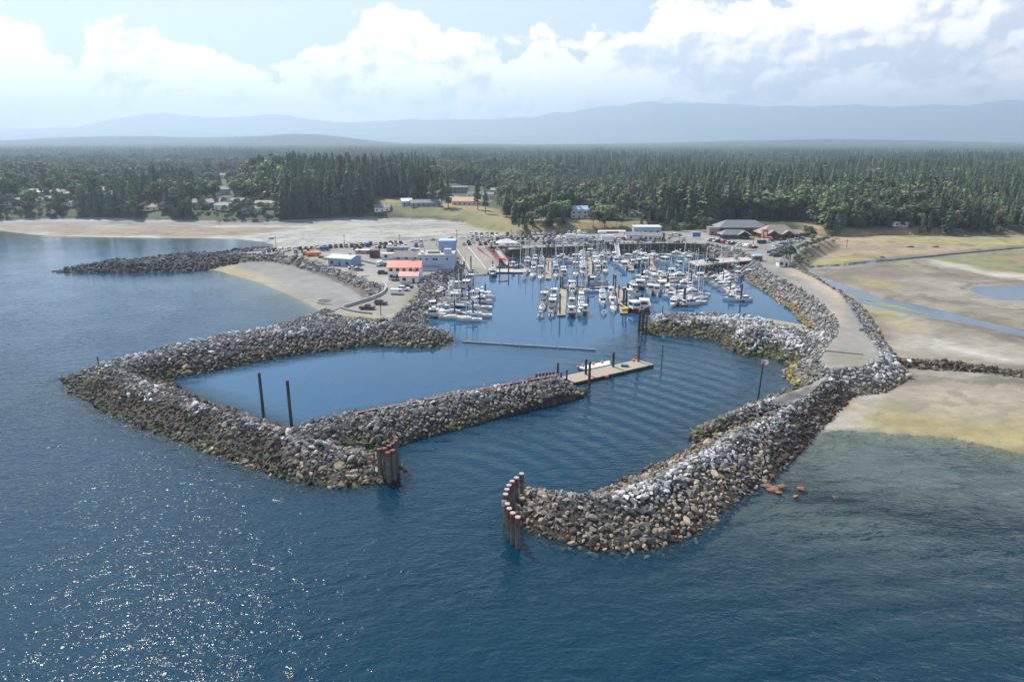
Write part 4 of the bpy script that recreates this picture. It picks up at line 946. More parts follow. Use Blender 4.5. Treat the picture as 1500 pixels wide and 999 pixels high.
def cabin(root, x0, x1, hw, z0, z1, m, lean=.35, tf=.5, glass=True, part='cabin'):
    c = MB().box(x0, x1, -hw, hw, z0, z1, .1, .12, tf).obj(part, m, root)
    if glass:
        zz0, zz1 = z0+(z1-z0)*.45, z0+(z1-z0)*.85; q_ = MB(); f = (zz0-z0)/(z1-z0); g_ = (zz1-z0)/(z1-z0)
        for s_ in (-1, 1):
            q_.add([(x0+.3, s_*(hw-.12*f+.02), zz0), (x1-tf*f-.2, s_*(hw-.12*f+.02), zz0), (x1-tf*g_-.2, s_*(hw-.12*g_+.02), zz1), (x0+.3, s_*(hw-.12*g_+.02), zz1)], [(0,1,2,3)])
        q_.add([(x1-tf*f+.03, -hw+.3, zz0), (x1-tf*f+.03, hw-.3, zz0), (x1-tf*g_+.03, hw-.35, zz1), (x1-tf*g_+.03, -hw+.35, zz1)], [(0,1,2,3)])
        q_.add([(x0+.1*f-.03, -hw+.3, zz0), (x0+.1*f-.03, hw-.3, zz0), (x0+.1*g_-.03, hw-.3, zz1), (x0+.1*g_-.03, -hw+.3, zz1)], [(0,1,2,3)])
        q_.obj('window', GLASS, c)
    return c
HID = (0, -900, 0)
def sailboat(L=9.5, cover=BLUE, hm=WHT):
    r_ = thing('sailboat', 'x', 'sailboat', HID); B = L*.31
    h_, d_ = hull_mb(L, B, 1.0, full=.6); h_.obj('hull', hm, r_); d_.obj('deck', OFFW, r_)
    MB().box(-L*.1, L*.24, -B*.28, B*.28, .95, 1.5, .1, .1, .6).obj('cabin', WHT, r_)
    mh = L*1.42; q_ = MB(); q_.rod((L*.1,0,1), (L*.1,0,mh), .17, .13, 6); q_.rod((L*.1,-.9,mh*.6), (L*.1,.9,mh*.6), .04); q_.obj('mast', WHT, r_)
    q_ = MB()
    for a, b_ in (((L*.1,0,mh),(L*.49,0,1.3)), ((L*.1,0,mh),(-L*.48,0,1.1)), ((L*.1,0,mh*.95),(L*.08,B*.46,1)), ((L*.1,0,mh*.95),(L*.08,-B*.46,1))): q_.rod(a, b_, .018, n=3)
    q_.obj('rigging', STEEL, r_)
    bm_ = MB().rod((L*.09,0,2.2), (-L*.32,0,2.25), .07).obj('boom', ALU, r_); MB().rod((L*.07,0,2.42), (-L*.30,0,2.40), .24, .15, 8).obj('sail_cover', cover, bm_)
    MB().box(-L*.34, -L*.14, -B*.27, B*.27, 1.9, 2.15, .2, .1, .1).obj('spray_hood', cover, r_)
    return r_
def cruiser(L=9.5, top=WHT, hm=WHT, bridge=True):
    r_ = thing('motor_cruiser', 'x', 'motor boat', HID); B = L*.33
    h_, d_ = hull_mb(L, B, 1.25, full=.7, transom=.92); h_.obj('hull', hm, r_); d_.obj('deck', OFFW, r_)
    cabin(r_, -L*.2, L*.22, B*.38, 1.15, 2.9, WHT, tf=.9); MB().box(L*.2, L*.38, -B*.22, B*.22, 1.2, 1.65, .1, .15, .5).obj('foredeck_hatch', WHT, r_)
    MB().box(-L*.24, L*.12, -B*.42, B*.42, 2.9, 3.02, .05, .05).obj('hard_top', WHT, r_)
    if bridge:
        MB().box(-L*.12, L*.06, -B*.3, B*.3, 3.02, 3.8, .1, .1, .4).obj('flybridge', WHT, r_); q_ = MB(); q_.rod((-L*.16,-B*.3,3), (-L*.2,-B*.22,4.6), .05); q_.rod((-L*.16,B*.3,3), (-L*.2,B*.22,4.6), .05); q_.box(-L*.23,-L*.17,-B*.24,B*.24,4.5,4.6); q_.obj('radar_arch', WHT, r_)
    MB().box(-L*.46, -L*.2, -B*.36, B*.36, 2.5, 2.62, .05, .05).obj('cockpit_cover', top, r_)
    q_ = MB(); [q_.rod((L*x, s_*B*y, 1.3), (L*x, s_*B*y, 2.0), .03, n=4) for x, y in ((.12,.46),(.3,.33),(.42,.16)) for s_ in (-1,1)]; [q_.rod((L*.12, s_*B*.46, 2), (L*.46, 0, 2.15), .03, n=4) for s_ in (-1,1)]; q_.obj('bow_rail', ALU, r_)
    return r_
def troller(L=12, hm=WHT, poles=True, trim=GREEN):
    r_ = thing('fishing_boat', 'x', 'fishing boat', HID); B = L*.31
    h_, d_ = hull_mb(L, B, 1.35, sheer=.6, full=.6, transom=.8); h_.obj('hull', hm, r_); d_.obj('deck', GREY, r_)
    q_ = MB()
    for s_ in (-1, 1): q_.bar((-L*.45, s_*B*.39, 1.5), (L*.12, s_*B*.49, 1.6), .12, .22)
    q_.obj('rail', trim, r_)
    cabin(r_, L*.02, L*.27, B*.33, 1.4, 3.7, WHT, tf=.4, part='wheelhouse'); MB().box(-L*.02, L*.24, -B*.36, B*.36, 3.7, 3.82).obj('wheelhouse_roof', WHT, r_)
    q_ = MB(); mz = L*.85; q_.rod((0,0,1.2), (0,0,mz), .11, .07); q_.rod((-.02,-1.3,mz*.72), (-.02,1.3,mz*.72), .06); q_.rod((0,0,2.6), (-L*.3,0,4.6), .08); q_.obj('mast', ALU, r_)
    if poles:
        for s_ in (-1, 1): MB().rod((.2,s_*B*.45,1.5), (.1,s_*(B*.45+1.0),L*1.05), .08, .04, 5).obj('trolling_pole', ALU, r_)
    q_ = MB(); [q_.rod(a, b_, .018, n=3) for a, b_ in (((0,0,mz),(L*.48,0,2)), ((0,0,mz),(-L*.46,0,1.5)), ((0,0,mz*.9),(0,B*.48,1.5)), ((0,0,mz*.9),(0,-B*.48,1.5)))]; q_.obj('rigging', STEEL, r_)
    MB().box(-L*.34, -L*.1, -B*.22, B*.22, 1.25, 1.75, .05, .05).obj('fish_hatch', GREY, r_); MB().rod((-L*.4,-B*.25,1.9), (-L*.4,B*.25,1.9), .35, n=8).obj('net_drum', STEEL, r_)
    MB().rod((-L*.06,B*.28,1.5),(-L*.06,B*.28,2.1),.28,n=8).obj('float_buoy', ORANGE, r_)
    return r_
def runabout(L=5.6, cover=None):
    r_ = thing('runabout', 'x', 'small boat', HID); B = L*.38
    h_, d_ = hull_mb(L, B, .75, full=.7, transom=.95); h_.obj('hull', WHT, r_); d_.obj('deck', cover or GREY, r_)
    cabin(r_, -L*.02, L*.2, B*.33, .7, 1.75, WHT, tf=.5); MB().box(-L*.56, -L*.47, -.22, .22, .4, 1.35).obj('outboard_motor', BLACK, r_)
    return r_
PB = {'sail_blue': sailboat(), 'sail_tan': sailboat(8.5, TAN), 'sail_big': sailboat(11.5, NAVY), 'sail_navy': sailboat(10, WHT, NAVY), 'cruiser': cruiser(), 'cruiser_blue': cruiser(8.5, BLUE, bridge=False), 'cruiser_big': cruiser(12.5), 'troller': troller(), 'troller_blue': troller(11, LBLUE, True, NAVY), 'troller_big': troller(15, WHT, True, RED), 'seiner_red': troller(15, MAROON, False, WHT), 'seiner_green': troller(10, GREEN, False, WHT), 'seiner_small': troller(10.5, NAVY, True, WHT), 'small': runabout(), 'small_blue': runabout(5.2, BLUE)}
DESC = {'sail_blue': 'white sailboat with blue sail cover', 'sail_tan': 'white sailboat with tan sail cover', 'sail_big': 'large white sailboat with navy sail cover', 'sail_navy': 'navy hulled sailboat with white cover', 'cruiser': 'white flybridge cruiser', 'cruiser_blue': 'white cruiser with blue cockpit cover', 'cruiser_big': 'big white flybridge cruiser', 'troller': 'white fishing troller with raised poles', 'troller_blue': 'light blue fishing troller', 'troller_big': 'large white fishing vessel with red rail', 'seiner_red': 'maroon hulled fishing vessel', 'seiner_green': 'green hulled fishing boat', 'seiner_small': 'navy hulled fishing troller', 'small': 'small white runabout', 'small_blue': 'small runabout under blue cover'}
LEN = {'sail_blue': 9.5, 'sail_tan': 8.5, 'sail_big': 11.5, 'sail_navy': 10, 'cruiser': 9.5, 'cruiser_blue': 8.5, 'cruiser_big': 12.5, 'troller': 12, 'troller_blue': 11, 'troller_big': 15, 'seiner_red': 15, 'seiner_green': 10, 'seiner_small': 10.5, 'small': 5.6, 'small_blue': 5.2}
used = {}
def boat(kind_, x, y, rz, where, sc_=1.0):
    key = (kind_, where); used[key] = used.get(key, 0)+1; n = used[key]
    label = f'{DESC[kind_]} {where}'
    o = clone(PB[kind_], (x, y, 0), rz+random.uniform(-.05,.05), label, 'boats moored in the marina', sc_=sc_*random.uniform(.94, 1.05)); relabel(o, label); return o
def pile(px, ptop, pbase, r_=.28, m=None, label=None, zb=-5, cap=True, z0=0.0, group=None):
    b_ = P(px, pbase, z0); zc_ = b_.y*CP-(z0-CH)*SP; ht = (pbase-ptop)*zc_/1000/CP*.985+z0
    q_ = thing('pile', label or 'dark round pile standing in the water', 'pile', (b_.x, b_.y, 0), group=group)
    MB().rod((0,0,zb), (0,0,ht), r_, r_*.94, 9).obj('shaft', m or DWOOD, q_)
    if cap: MB().rod((0,0,ht), (0,0,ht+.22), r_*1.06, r_*.5, 9).obj('cap', STEEL if m is None else m, q_)
    return q_
def dock(a, b_, wd, label, ext=0):
    a, b_ = P(*a), P(*b_); mid = (a+b_)/2; d = b_-a; L = d.length
    t_ = thing('float_dock', label, 'dock', (mid.x, mid.y, 0), math.atan2(d.y, d.x), 'floating docks of the marina')
    MB().box(-L/2, L/2, -wd/2, wd/2, .42, .6).obj('decking', WOOD, t_)
    MB().box(-L/2+.1, L/2-.1, -wd/2+.1, wd/2-.1, -.3, .415).obj('float', DWOOD, t_)
    return a, d.normalized(), L
MIX_L = ['sail_blue']*4+['sail_tan']*3+['sail_big']*2+['sail_navy']+['cruiser']*2
MIX_F = ['troller']*4+['troller_blue']*2+['seiner_small']*2+['cruiser']*3+['cruiser_blue']*3+['small']*3+['small_blue']*1+['sail_blue']*2+['sail_tan']*2+['seiner_green']+['sail_blue']*2+['sail_tan']*2
MIX_S = ['cruiser_blue']*3+['small']*4+['small_blue']*3+['cruiser']*3+['sail_tan']*2
def along(a, d, L, wd, where, kinds, abreast=(2, 2), gap=1.2, s0=1.0, skip=.06):
    """boats lying alongside the dock, nosing towards either end"""
    n_ = Vector((-d.y, d.x, 0)); ang = math.atan2(d.y, d.x)
    for side in (0, 1):
        sg = 1 if side == 0 else -1
        for k in range(abreast[side]):
            s_ = s0+random.uniform(0, 2)
            while s_ < L-2:
                kd = random.choice(kinds); l_ = LEN[kd]
                if random.random() < skip+.18*k: s_ += 4; continue
                if s_+l_*.7 > L+2: kd = 'small'; l_ = 5.6
                off = wd/2+1.9+k*3.75
                c = a+d*(s_+l_/2)+n_*sg*(off); boat(kd, c.x, c.y, ang+(math.pi if random.random() < .3 else 0), where); s_ += l_+gap
def across(a, d, L, wd, where, kinds, sides=(1,1), gap=.7, s0=1.5, deep=(1,1)):
    n_ = Vector((-d.y, d.x, 0)); ang = math.atan2(d.y, d.x)
    for side in (0, 1):
        if not sides[side]: continue
        sg = 1 if side == 0 else -1
        for k in range(deep[side]):
            s_ = s0
            while s_ < L:
                kd = random.choice(kinds); l_ = LEN[kd]; bw = l_*.33
                c = a+d*(s_+bw/2)+n_*sg*(wd/2+.5+l_/2+k*11.5); boat(kd, c.x, c.y, ang+sg*math.pi/2+(math.pi if random.random() < .25 else 0), where); s_ += bw+gap
D = dock((676,404), (638,466), 2.8, 'tan float dock nearest the fish plant, angled towards the entrance')
wd_ = 'at the western float'
def rowpx(spots, where, sc_=1.0):
    for (kd, px, py, deg) in spots: p_ = P(px, py); boat(kd, p_.x, p_.y, math.radians(deg), where, sc_)
rowpx([('cruiser',634,464,178),('sail_big',664,467,176),('sail_blue',687,470,175),('sail_blue',661,459,3),('sail_blue',688,462,3),('sail_tan',703,464,178),('sail_navy',677,451,176),('sail_big',700,452,178),('cruiser',706,445,2),('cruiser_big',697,437,178),('sail_blue',710,438,4),('troller',672,443,178),('sail_tan',664,450,2),('cruiser_blue',668,436,180),('sail_blue',686,433,176),('cruiser_blue',636,452,20),('small_blue',644,444,40),('small',628,458,30),('cruiser',648,433,60),('troller',672,425,120),('seiner_red',682,424,80),('troller_blue',690,414,85),('cruiser',661,424,95),('small',693,400,88),('cruiser',682,409,90),('small',671,414,90),('troller',676,398,92)], wd_)
D = dock((804,380), (803,410), 2.7, 'short tan float dock, first of the two back docks from the left'); along(*D, 3.4, 'on the left back dock', MIX_F, (2, 3), s0=0)
D = dock((826,424), (822,464), 2.9, 'wide tan float dock running to the camera in the middle of the marina'); along(*D, 3.6, 'on the middle front dock', MIX_F, (2, 2), skip=.02)
rowpx([('seiner_green',855,460,-80),('troller',842,424,175),('troller',872,418,170),('sail_blue',861,428,178)], 'beside the middle cross walkway')
D = dock((861,374), (866,405), 2.7, 'tan float dock, second of the two back docks from the left'); along(*D, 3.4, 'on the second back dock', ['troller_big','cruiser_big','troller','cruiser','sail_big'], (1, 1), s0=6); along(*D, 3.4, 'on the second back dock', MIX_F, (2, 2), s0=26)
D = dock((906,423), (914,461), 2.7, 'tan float dock ending beside the maroon fishing vessels'); along(*D, 3.4, 'on the yellow pile dock', MIX_F, (0, 2), skip=.02)
rowpx([('seiner_red',925,455,-72),('seiner_red',943,453,-100)], 'beside the yellow pile dock end', 1.1)
rowpx([('cruiser_blue',922,434,95),('troller',930,430,95),('cruiser',926,424,90)], 'right of the yellow pile dock')
rowpx([('troller_big',944,388,-95),('troller_big',970,386,-60),('troller_blue',994,393,-80),('cruiser_big',958,381,-80),('troller',936,381,-60),('cruiser_big',989,377,170),('cruiser',1003,379,180),('troller',1010,386,100),('cruiser',903,386,-90),('troller_big',913,393,-92),('troller_blue',926,390,-88),('troller',934,389,-85),('cruiser_blue',918,380,175),('cruiser_big',932,377,178),('troller',899,379,-90)], 'in the back corner')
D = dock((914,374), (925,398), 3.0, 'short tan float dock between the large back corner vessels')
D = dock((948,374), (957,398), 3.0, 'short tan float dock in the deep back corner')
rowpx([('cruiser_big',945,408,178),('troller_big',957,412,-90),('troller',966,408,-88),('cruiser',972,413,-90),('troller_blue',948,418,176),('troller',952,429,-95),('seiner_red',944,423,178),('troller',960,430,-92),('troller_big',968,423,-90),('cruiser_blue',977,428,-100),('sail_blue',984,421,178),('cruiser_big',996,410,4),('sail_tan',1010,413,176),('sail_blue',1020,408,178),('troller',1030,412,178),('sail_big',1004,404,178),('troller',988,405,178),('sail_blue',1036,400,178),('sail_tan',1018,400,4),('cruiser',1000,422,178)], 'in the crowded middle')
D = dock((974,414), (1003,449), 3.0, 'tan float dock with tall dark pile near its end'); 
rowpx([('cruiser_big',987,447,-115),('cruiser',997,446,-112),('cruiser_blue',982,437,165),('small',978,432,170),('cruiser',1012,447,20),('sail_big',1022,445,18),('sail_blue',1026,438,14),('sail_tan',1020,440,15),('cruiser_big',1014,433,12),('sail_blue',1010,437,20),('sail_big',1004,428,14),('sail_blue',1025,433,180)], 'on the tall pile dock', .85)
D = dock((1040,403), (1086,442), 3.0, 'diagonal tan float dock nearest the causeway'); 
rowpx([('cruiser',1045,412,165),('cruiser',1050,417,165),('cruiser_blue',1054,421,165),('small_blue',1058,425,165),('small_blue',1061,428,165),('small',1066,433,165),('cruiser',1071,440,150),('cruiser',1064,406,15),('cruiser_big',1068,410,12),('cruiser',1070,415,15),('cruiser_blue',1069,420,15),('cruiser',1076,428,12),('cruiser',1080,433,10),('small',1091,437,10),('cruiser_blue',1092,441,5),('troller',1077,407,15),('troller_blue',1078,400,15)], 'on the diagonal dock', .78)
rowpx([('sail_blue',1046,398,178),('troller',1058,398,178),('cruiser',1070,397,178),('troller',1062,392,178),('sail_tan',1052,393,2),('small',1098,407,5),('cruiser_blue',1096,404,178)], 'below the pier approach')
dock((826,425), (905,421), 2.4, 'long cross walkway joining the middle front docks'); dock((908,424), (974,415), 2.4, 'cross walkway between front dock and crowded middle'); dock((974,415), (1042,404), 2.4, 'cross walkway towards the diagonal dock'); dock((1042,404), (1102,405), 2.2, 'cross walkway at the foot of the right gangway')
dock((790,384), (915,374), 2.2, 'long back walkway under the retaining wall'); dock((915,374), (1010,373), 2.2, 'back walkway below the right part of the retaining wall')
rowpx([('cruiser',828,385,178),('small',836,384,178),('troller',846,383,178),('cruiser_blue',820,383,2),('sail_blue',874,381,-90),('cruiser',884,378,-90),('cruiser',891,379,-90),('troller',880,383,-90),('sail_blue',782,386,-90),('small',890,373,178),('troller',868,374,178),('cruiser',852,376,180)], 'on the back walkway')
for k, r_ in enumerate(PB.values()):                       # remove the pattern boats
    for c_ in list(r_.children_recursive): bpy.data.objects.remove(c_)
    bpy.data.objects.remove(r_)
# float and boats below the red gangways
t_ = thing('float_dock', 'square concrete float at the foot of the red gangways', 'dock', tuple(P(732,398))); MB().box(-15,15,-4.5,4.5,.4,.62).obj('decking', CONC, t_); MB().box(-14.8,14.8,-4.3,4.3,-.3,.395).obj('float', DWOOD, t_)
t_ = cruiser(12, WHT, NAVY); p_ = P(722, 403); t_.location = (p_.x, p_.y-1, 0); t_.rotation_euler[2] = -1.6; t_['label'] = 'blue hulled white cruiser lying at the red gangway float'; 
t_ = troller(9, RED, False, WHT); p_ = P(751, 394); t_.location = p_; t_.rotation_euler[2] = -1.4; t_['label'] = 'small red hulled fishing boat beside the gangway float'
t_ = sailboat(8.5, BLUE); p_ = P(760, 391); t_.location = p_; t_.rotation_euler[2] = .1; t_['label'] = 'lone white sailboat right of the gangway float'
# kayak with paddler
t_ = thing('kayak', 'orange kayak alone in the open harbour', 'kayak', tuple(P(737,412)), .2); h_, d_ = hull_mb(5, .9, .35, full=.45, transom=.2); h_.obj('hull', ORANGE, t_); d_.obj('deck', OFFW, t_)

# harbour piles
hp = [(862,404,426,.55),(821,406,424,.3),(824,406,425,.3),(898,402,421,.45),(901,404,424,.45),(940,395,414,.5),(690,376,399,.35),(680,384,402,.4),(640,433,456,.25),(651,428,442,.25),(677,424,441,.3),(687,418,444,.3),(711,417,434,.35),(666,440,462,.3),(693,441,463,.3),(703,428,452,.3),(722,383,399,.3),(732,384,400,.3),(745,384,401,.35),(760,376,396,.3),(750,376,392,.3),(820,431,462,.3),(846,405,424,.25),(978,402,414,.35),(1002,422,447,.55),(991,418,436,.3),(1012,400,415,.3),(1085,417,441,.4),(1069,412,432,.25),(1059,398,414,.25),(1085,404,420,.25),(913,426,452,.4),(917,426,455,.4),(906,418,438,.3),(936,381,393,.35),(951,376,392,.3),(868,386,404,.35),(803,384,398,.25),(1031,392,404,.35)]
for k, (px, a, b_, r_) in enumerate(hp):
    wh = 'left marina floats' if px < 715 else ('gangway float' if px < 770 else ('middle docks' if px < 900 else ('dock by the maroon boats' if px < 945 else 'right marina docks')))
    o = pile(px, a, b_, r_, DWOOD if k % 3 else STEEL, f'dark mooring pile, {ordn(k+1)} counted across the harbour, by the {wh}')
o = MB().box(-1.2,1.2,-1.2,1.2,.3,1.6).obj('pile_guard', YEL, None, P(915,457)); tag(o, 'yellow box guard round the pile at the dock end', 'guard')

# breakwater end piles
for k, (x, y) in enumerate([(555,657),(563,656),(570,652),(575,648.5),(579,644.5),(580,640.5),(568,662),(575,659)]):
    b_ = P(x, y, 6.0)
    t_ = thing('pile', f'rust topped steel pile at the left breakwater end, {ordn(k+1)} from the rocks', 'pile', (b_.x, b_.y, 0)); MB().rod((0,0,-6), (0,0,5.3), .46, n=12).obj('shaft', mat('weathered_pile', (.115,.11,.10), .8, var=.5, scale=1.2), t_); MB().rod((0,0,5.3), (0,0,6.0), .47, n=12).obj('cap', RUST, t_)
for k, (x, y) in enumerate([(764,693),(756.5,699),(750,704),(745.5,710),(742.5,716),(740.5,723),(743,737),(746,744),(751,750.5),(758.5,756.5)]):
    b_ = P(x, y, 5.4)
    t_ = thing('pile', f'pale topped rusty pile at the right breakwater tip, {ordn(k+1)} from the back', 'pile', (b_.x, b_.y, 0)); MB().rod((0,0,-6), (0,0,3.6), .42, n=12).obj('shaft', MATS['weathered_pile'], t_); MB().rod((0,0,3.6), (0,0,5.2), .43, n=12).obj('collar', RUST, t_); MB().rod((0,0,5.2), (0,0,5.4), .44, n=12).obj('cap', rgbm('pale_cap', .38,.29,.25), t_)
b_ = P(739.5, 727, 5.4); 
def sign(x, y, z, wd, ht, label, fill, border=None, rz=0, parent=None):
    o = MB().box(-wd/2, wd/2, -.03, .03, 0, ht).obj('sign_board', fill, None, (x, y, z)); o.rotation_euler[2] = rz; tag(o, label, 'sign')
    return o
o = sign(b_.x-.1, b_.y-.55, 4.0, .8, 1.0, 'small white sign with blue arrow on the right breakwater piles', WHT)
q_ = MB(); q_.add([(-.25,-.045,.2),(.25,-.045,.2),(0,-.045,.8)], [(0,1,2)]); q_.obj('arrow_mark', BLUE, o)
b_ = P(554, 659, 5.2); o = sign(b_.x-.1, b_.y-.55, 3.9, .8, 1.0, 'small white sign with blue mark on the left breakwater piles', WHT); MB().box(-.22,.22,-.05,-.04,.25,.75).obj('mark', BLUE, o)
# tall single piles
for k, (px, a, b__, r_, lab) in enumerate([(386,545,607,.36,'tall dark pile in the inner basin, left of the pair'),(427,556,623,.36,'tall dark pile in the inner basin, right of the pair'),(817,532,551,.32,'rusty pile at the middle breakwater end by the long float'),(822,546,558,.25,'short pile beside the float corner'),(830,542,560,.25,'pile at the left corner of the long float'),(858,526,552,.36,'pale pile on the far side of the long float'),(863,530,566,.36,'red brown pile on the near side of the long float'),(898,516,541,.36,'dark pile in the middle of the long float'),(935,506,533,.36,'rusty pile at the outer end of the long float'),(936,455,484,.42,'tall pile at the inner mole tip, leftmost'),(941,453,486,.5,'tall capped pile at the inner mole tip'),(946,463,489,.38,'shorter pile at the inner mole tip'),(145,523,536,.2,'thin post on the outer corner of the left breakwater'),(970,449,466,.18,'thin post behind the inner mole'),(1206,466,494,.12,'slim lamp post where the inner mole meets the causeway'),(1108,505,520,.15,'thin post below the knob of the inner mole')]):
    z0 = 3.0 if px in (145,) else (1.0 if px == 1206 else 0.0); pile(px, a, b__, r_, RUST if 'rust' in lab or 'red' in lab else None, lab, z0=z0)
t_ = pile(969, 505, 537, .14, DWOOD, 'thin marker post with blue top in the channel', cap=False); MB().box(-.35,.35,-.05,.05,8.3,9.1).obj('top_mark', LBLUE, t_)
bp = P(1109, 588); t_ = thing('marker_post', 'leaning marker post with round white disc in the cove', 'marker', tuple(bp)); MB().rod((0,0,-3), (.55,0,10.2), .24, .2, 8).obj('post', DWOOD, t_)
MB().rod((1.1,-.12,10.0), (1.1,-.06,10.0), .65, n=18).obj('disc', WHT, t_); MB().box(.1,.9,-.2,.2,9.6,10.5).obj('lamp_box', rgbm('faded_red', .5,.2,.18), t_)
# middle breakwater sheet pile wall and stub piles
a_, b_ = P(519, 605, 4.3), P(818, 548.5, 4.3); d = b_-a_; mid = (a_+b_)/2
t_ = thing('sheet_pile_wall', 'long rusty sheet pile wall backing the middle breakwater', 'wall', (mid.x, mid.y, 0), math.atan2(d.y, d.x)); L = d.length
q_ = MB(); k = 0; x = -L/2
while x < L/2-.6: q_.box(x, x+.6, 0 if k % 2 else .22, .14 if k % 2 else .36, -5, 4.15); x += .6; k += 1
q_.obj('sheeting', RUST, t_); MB().box(-L/2, L/2, -.15, .5, 4.152, 4.32).obj('capping_beam', rgbm('rusty_beam', .22,.09,.06,.7,.25), t_)
for k, x in enumerate([786,791,796,801,806,811]): 
    b_ = P(x, 551-(x-786)*.12, 4.2); t_ = thing('pile', f'stub pile on the middle breakwater end, {ordn(k+1)} from the left', 'pile', (b_.x, b_.y+.4, 0)); MB().rod((0,0,-2), (0,0,4.75), .3, n=9).obj('shaft', RUST, t_)
# long float
c4 = [P(*q_, .75) for q_ in ((821,551.5),(934,526.5),(958,533.5),(842,560))]; mid = sum(c4, Vector())/4; loc = [((c-mid).x, (c-mid).y) for c in c4]
t_ = thing('long_float', 'long wide timber float off the middle breakwater end', 'dock', (mid.x, mid.y, 0)); MB().prism(loc, .5, .75).obj('decking', WOOD, t_); MB().prism([(x*.99, y*.97) for x, y in loc], -.5, .495).obj('float', DWOOD, t_)
q_ = MB(); n_e = 26
for k in range(n_e):
    u = (k+.5)/n_e; x = loc[3][0]*(1-u)+loc[2][0]*u; y = loc[3][1]*(1-u)+loc[2][1]*u; q_.rod((x, y-.15, .1), (x, y+.12, .1), .34, n=8)
q_.obj('tyre_fenders', BLACK, t_)
b_ = P(915, 536.5, .75); t_ = thing('net_box', 'teal covered box on the long float', 'box', tuple(b_), -.25); MB().box(-.95,.95,-.6,.6,0,.5).obj('box', STEEL, t_); MB().box(-1,1,-.65,.65,.5,.6).obj('cover', TEAL, t_)
for k, (x, y) in enumerate([(889,552.5),(928,528.5)]): o = MB().box(-.4,.4,-.3,.3,0,.5,.05,.05).obj('crate', ORANGE, None, P(x, y, .76)); tag(o, ['orange crate at the middle of the long float','orange crate near the outer end of the long float'][k], 'crate')
c4 = [P(*q_, .6) for q_ in ((846,537.5),(893,528),(894,533.5),(858,541))]; mid = sum(c4, Vector())/4; loc = [((c-mid).x, (c-mid).y) for c in c4]
t_ = thing('work_raft', 'flat white work raft moored behind the long float', 'raft', (mid.x, mid.y, 0)); MB().prism(loc, .2, .6).obj('deck', WHT, t_); MB().prism([(x*.98,y*.95) for x,y in loc], -.3, .195).obj('pontoon', GREY, t_)
for k, (x, y) in enumerate([(847,537.5),(854,535),(869,532.5),(882,530)]):
    bm = bmesh.new(); bmesh.ops.create_uvsphere(bm, u_segments=10, v_segments=7, radius=.42); me = bpy.data.meshes.new('buoy'); bm.to_mesh(me); bm.free(); me.materials.append(ORANGE); o = link('buoy', me, loc=P(x, y, .98)); tag(o, f'red orange buoy on the white work raft, {ordn(k+1)} from the left', 'buoy')
# log boom
for k in range(7):
    a_, b_ = P(678+k*28, 501.2+k*1.75), P(678+(k+.95)*28, 501.2+(k+.95)*1.75); mid = (a_+b_)/2
    o = MB().rod(a_-mid, b_-mid, .42, .36, 8).obj('boom_log', mat('grey_log', (.27,.25,.22), .9, var=.3, scale=1.5), None, (mid.x, mid.y, .12)); tag(o, f'grey floating boom log across the harbour entrance, {ordn(k+1)} from the left', 'log', 'logs of the floating boom')
o = MB().rod((-4.4,1.9,.2), (4.4,-1.9,.2), .16, n=8).obj('barrier_log', rgbm('yellow_log', .42,.29,.14), None, gpt(1236, 517)); tag(o, 'yellow barrier log across the end of the gravel causeway', 'log')
o = MB().box(-.7,.7,-.35,.35,0,.8,.05,.05).obj('concrete_block', GREY, None, gpt(1261, 484)); tag(o, 'grey block on the causeway gravel edge', 'block')
# driftwood on the beach
for k, (x, y, a) in enumerate([(460,392,.2),(464,394,-.3),(470,396,.5),(473,399,-.2),(484,401,.1),(487,404,-.4),(508,414,-.1),(514,411,.6),(517,414,-.5),(533,418,.2),(475,443,.5),(478,446,-.4),(476,440,.1)]):
    p_ = gpt(x, y); o = MB().rod((-2.6,0,.25), (2.6,.2,.3), .3, .2, 7).obj('driftwood_log', mat('bleached_wood', (.50,.44,.36), .9, var=.2), None, p_); o.rotation_euler[2] = a; tag(o, f'bleached driftwood log on the grey beach, {ordn(k+1)} from its upper end', 'log', 'driftwood on the beach')
for k, (x, y, s_) in enumerate([(1124,712,1.0),(1134,716,1.3),(1146,713,1.0),(1141,721,.8),(1173,716,1.5),(1166,727,.8),(1224,728,.7),(1112,705,.9)]):
    p_ = P(x, y); bv, bf = ROCKS[2][k]; o = link('rock', np_mesh('rock', bv*s_*np.array((1,1,.6)), [bf], np.tile(np.array((.20,.11,.06)), (len(bv),1))), mat=M_rock, loc=(p_.x, p_.y, .05)); tag(o, f'brown rock breaking the water off the right breakwater, {ordn(k+1)} from the rubble', 'rock')
for k, (x, y, s_) in enumerate([(1149,571,1.1),(1107,598,1.2),(1097,603,.9),(1151,600,.7)]):
    p_ = P(x, y); bv, bf = ROCKS[2][k+5]; o = link('rock', np_mesh('rock', bv*s_*np.array((1,1,.7)), [bf], np.tile(np.array((.17,.16,.07)), (len(bv),1))), mat=M_rock, loc=(p_.x, p_.y, .1)); tag(o, f'olive rock awash in the cove, {ordn(k+1)}', 'rock')
for k, (x, y, s_) in enumerate([(1331,364,2.4),(1368,364,2.2),(1293,379,1.7),(396,351,1.6)]):
    p_ = P(x, y); bv, bf = ROCKS[2][k+8]; o = link('rock', np_mesh('rock', bv*s_*np.array((1.3,.8,.7)), [bf], np.tile(np.array((.05,.045,.04)), (len(bv),1))), mat=M_rock, loc=(p_.x, p_.y, .7)); tag(o, ['dark mound on the upper tidal flat, left of two','dark mound on the upper tidal flat, right of two','dark low mound beside the tidal creek','dark rock on the far left sand'][k], 'rock')

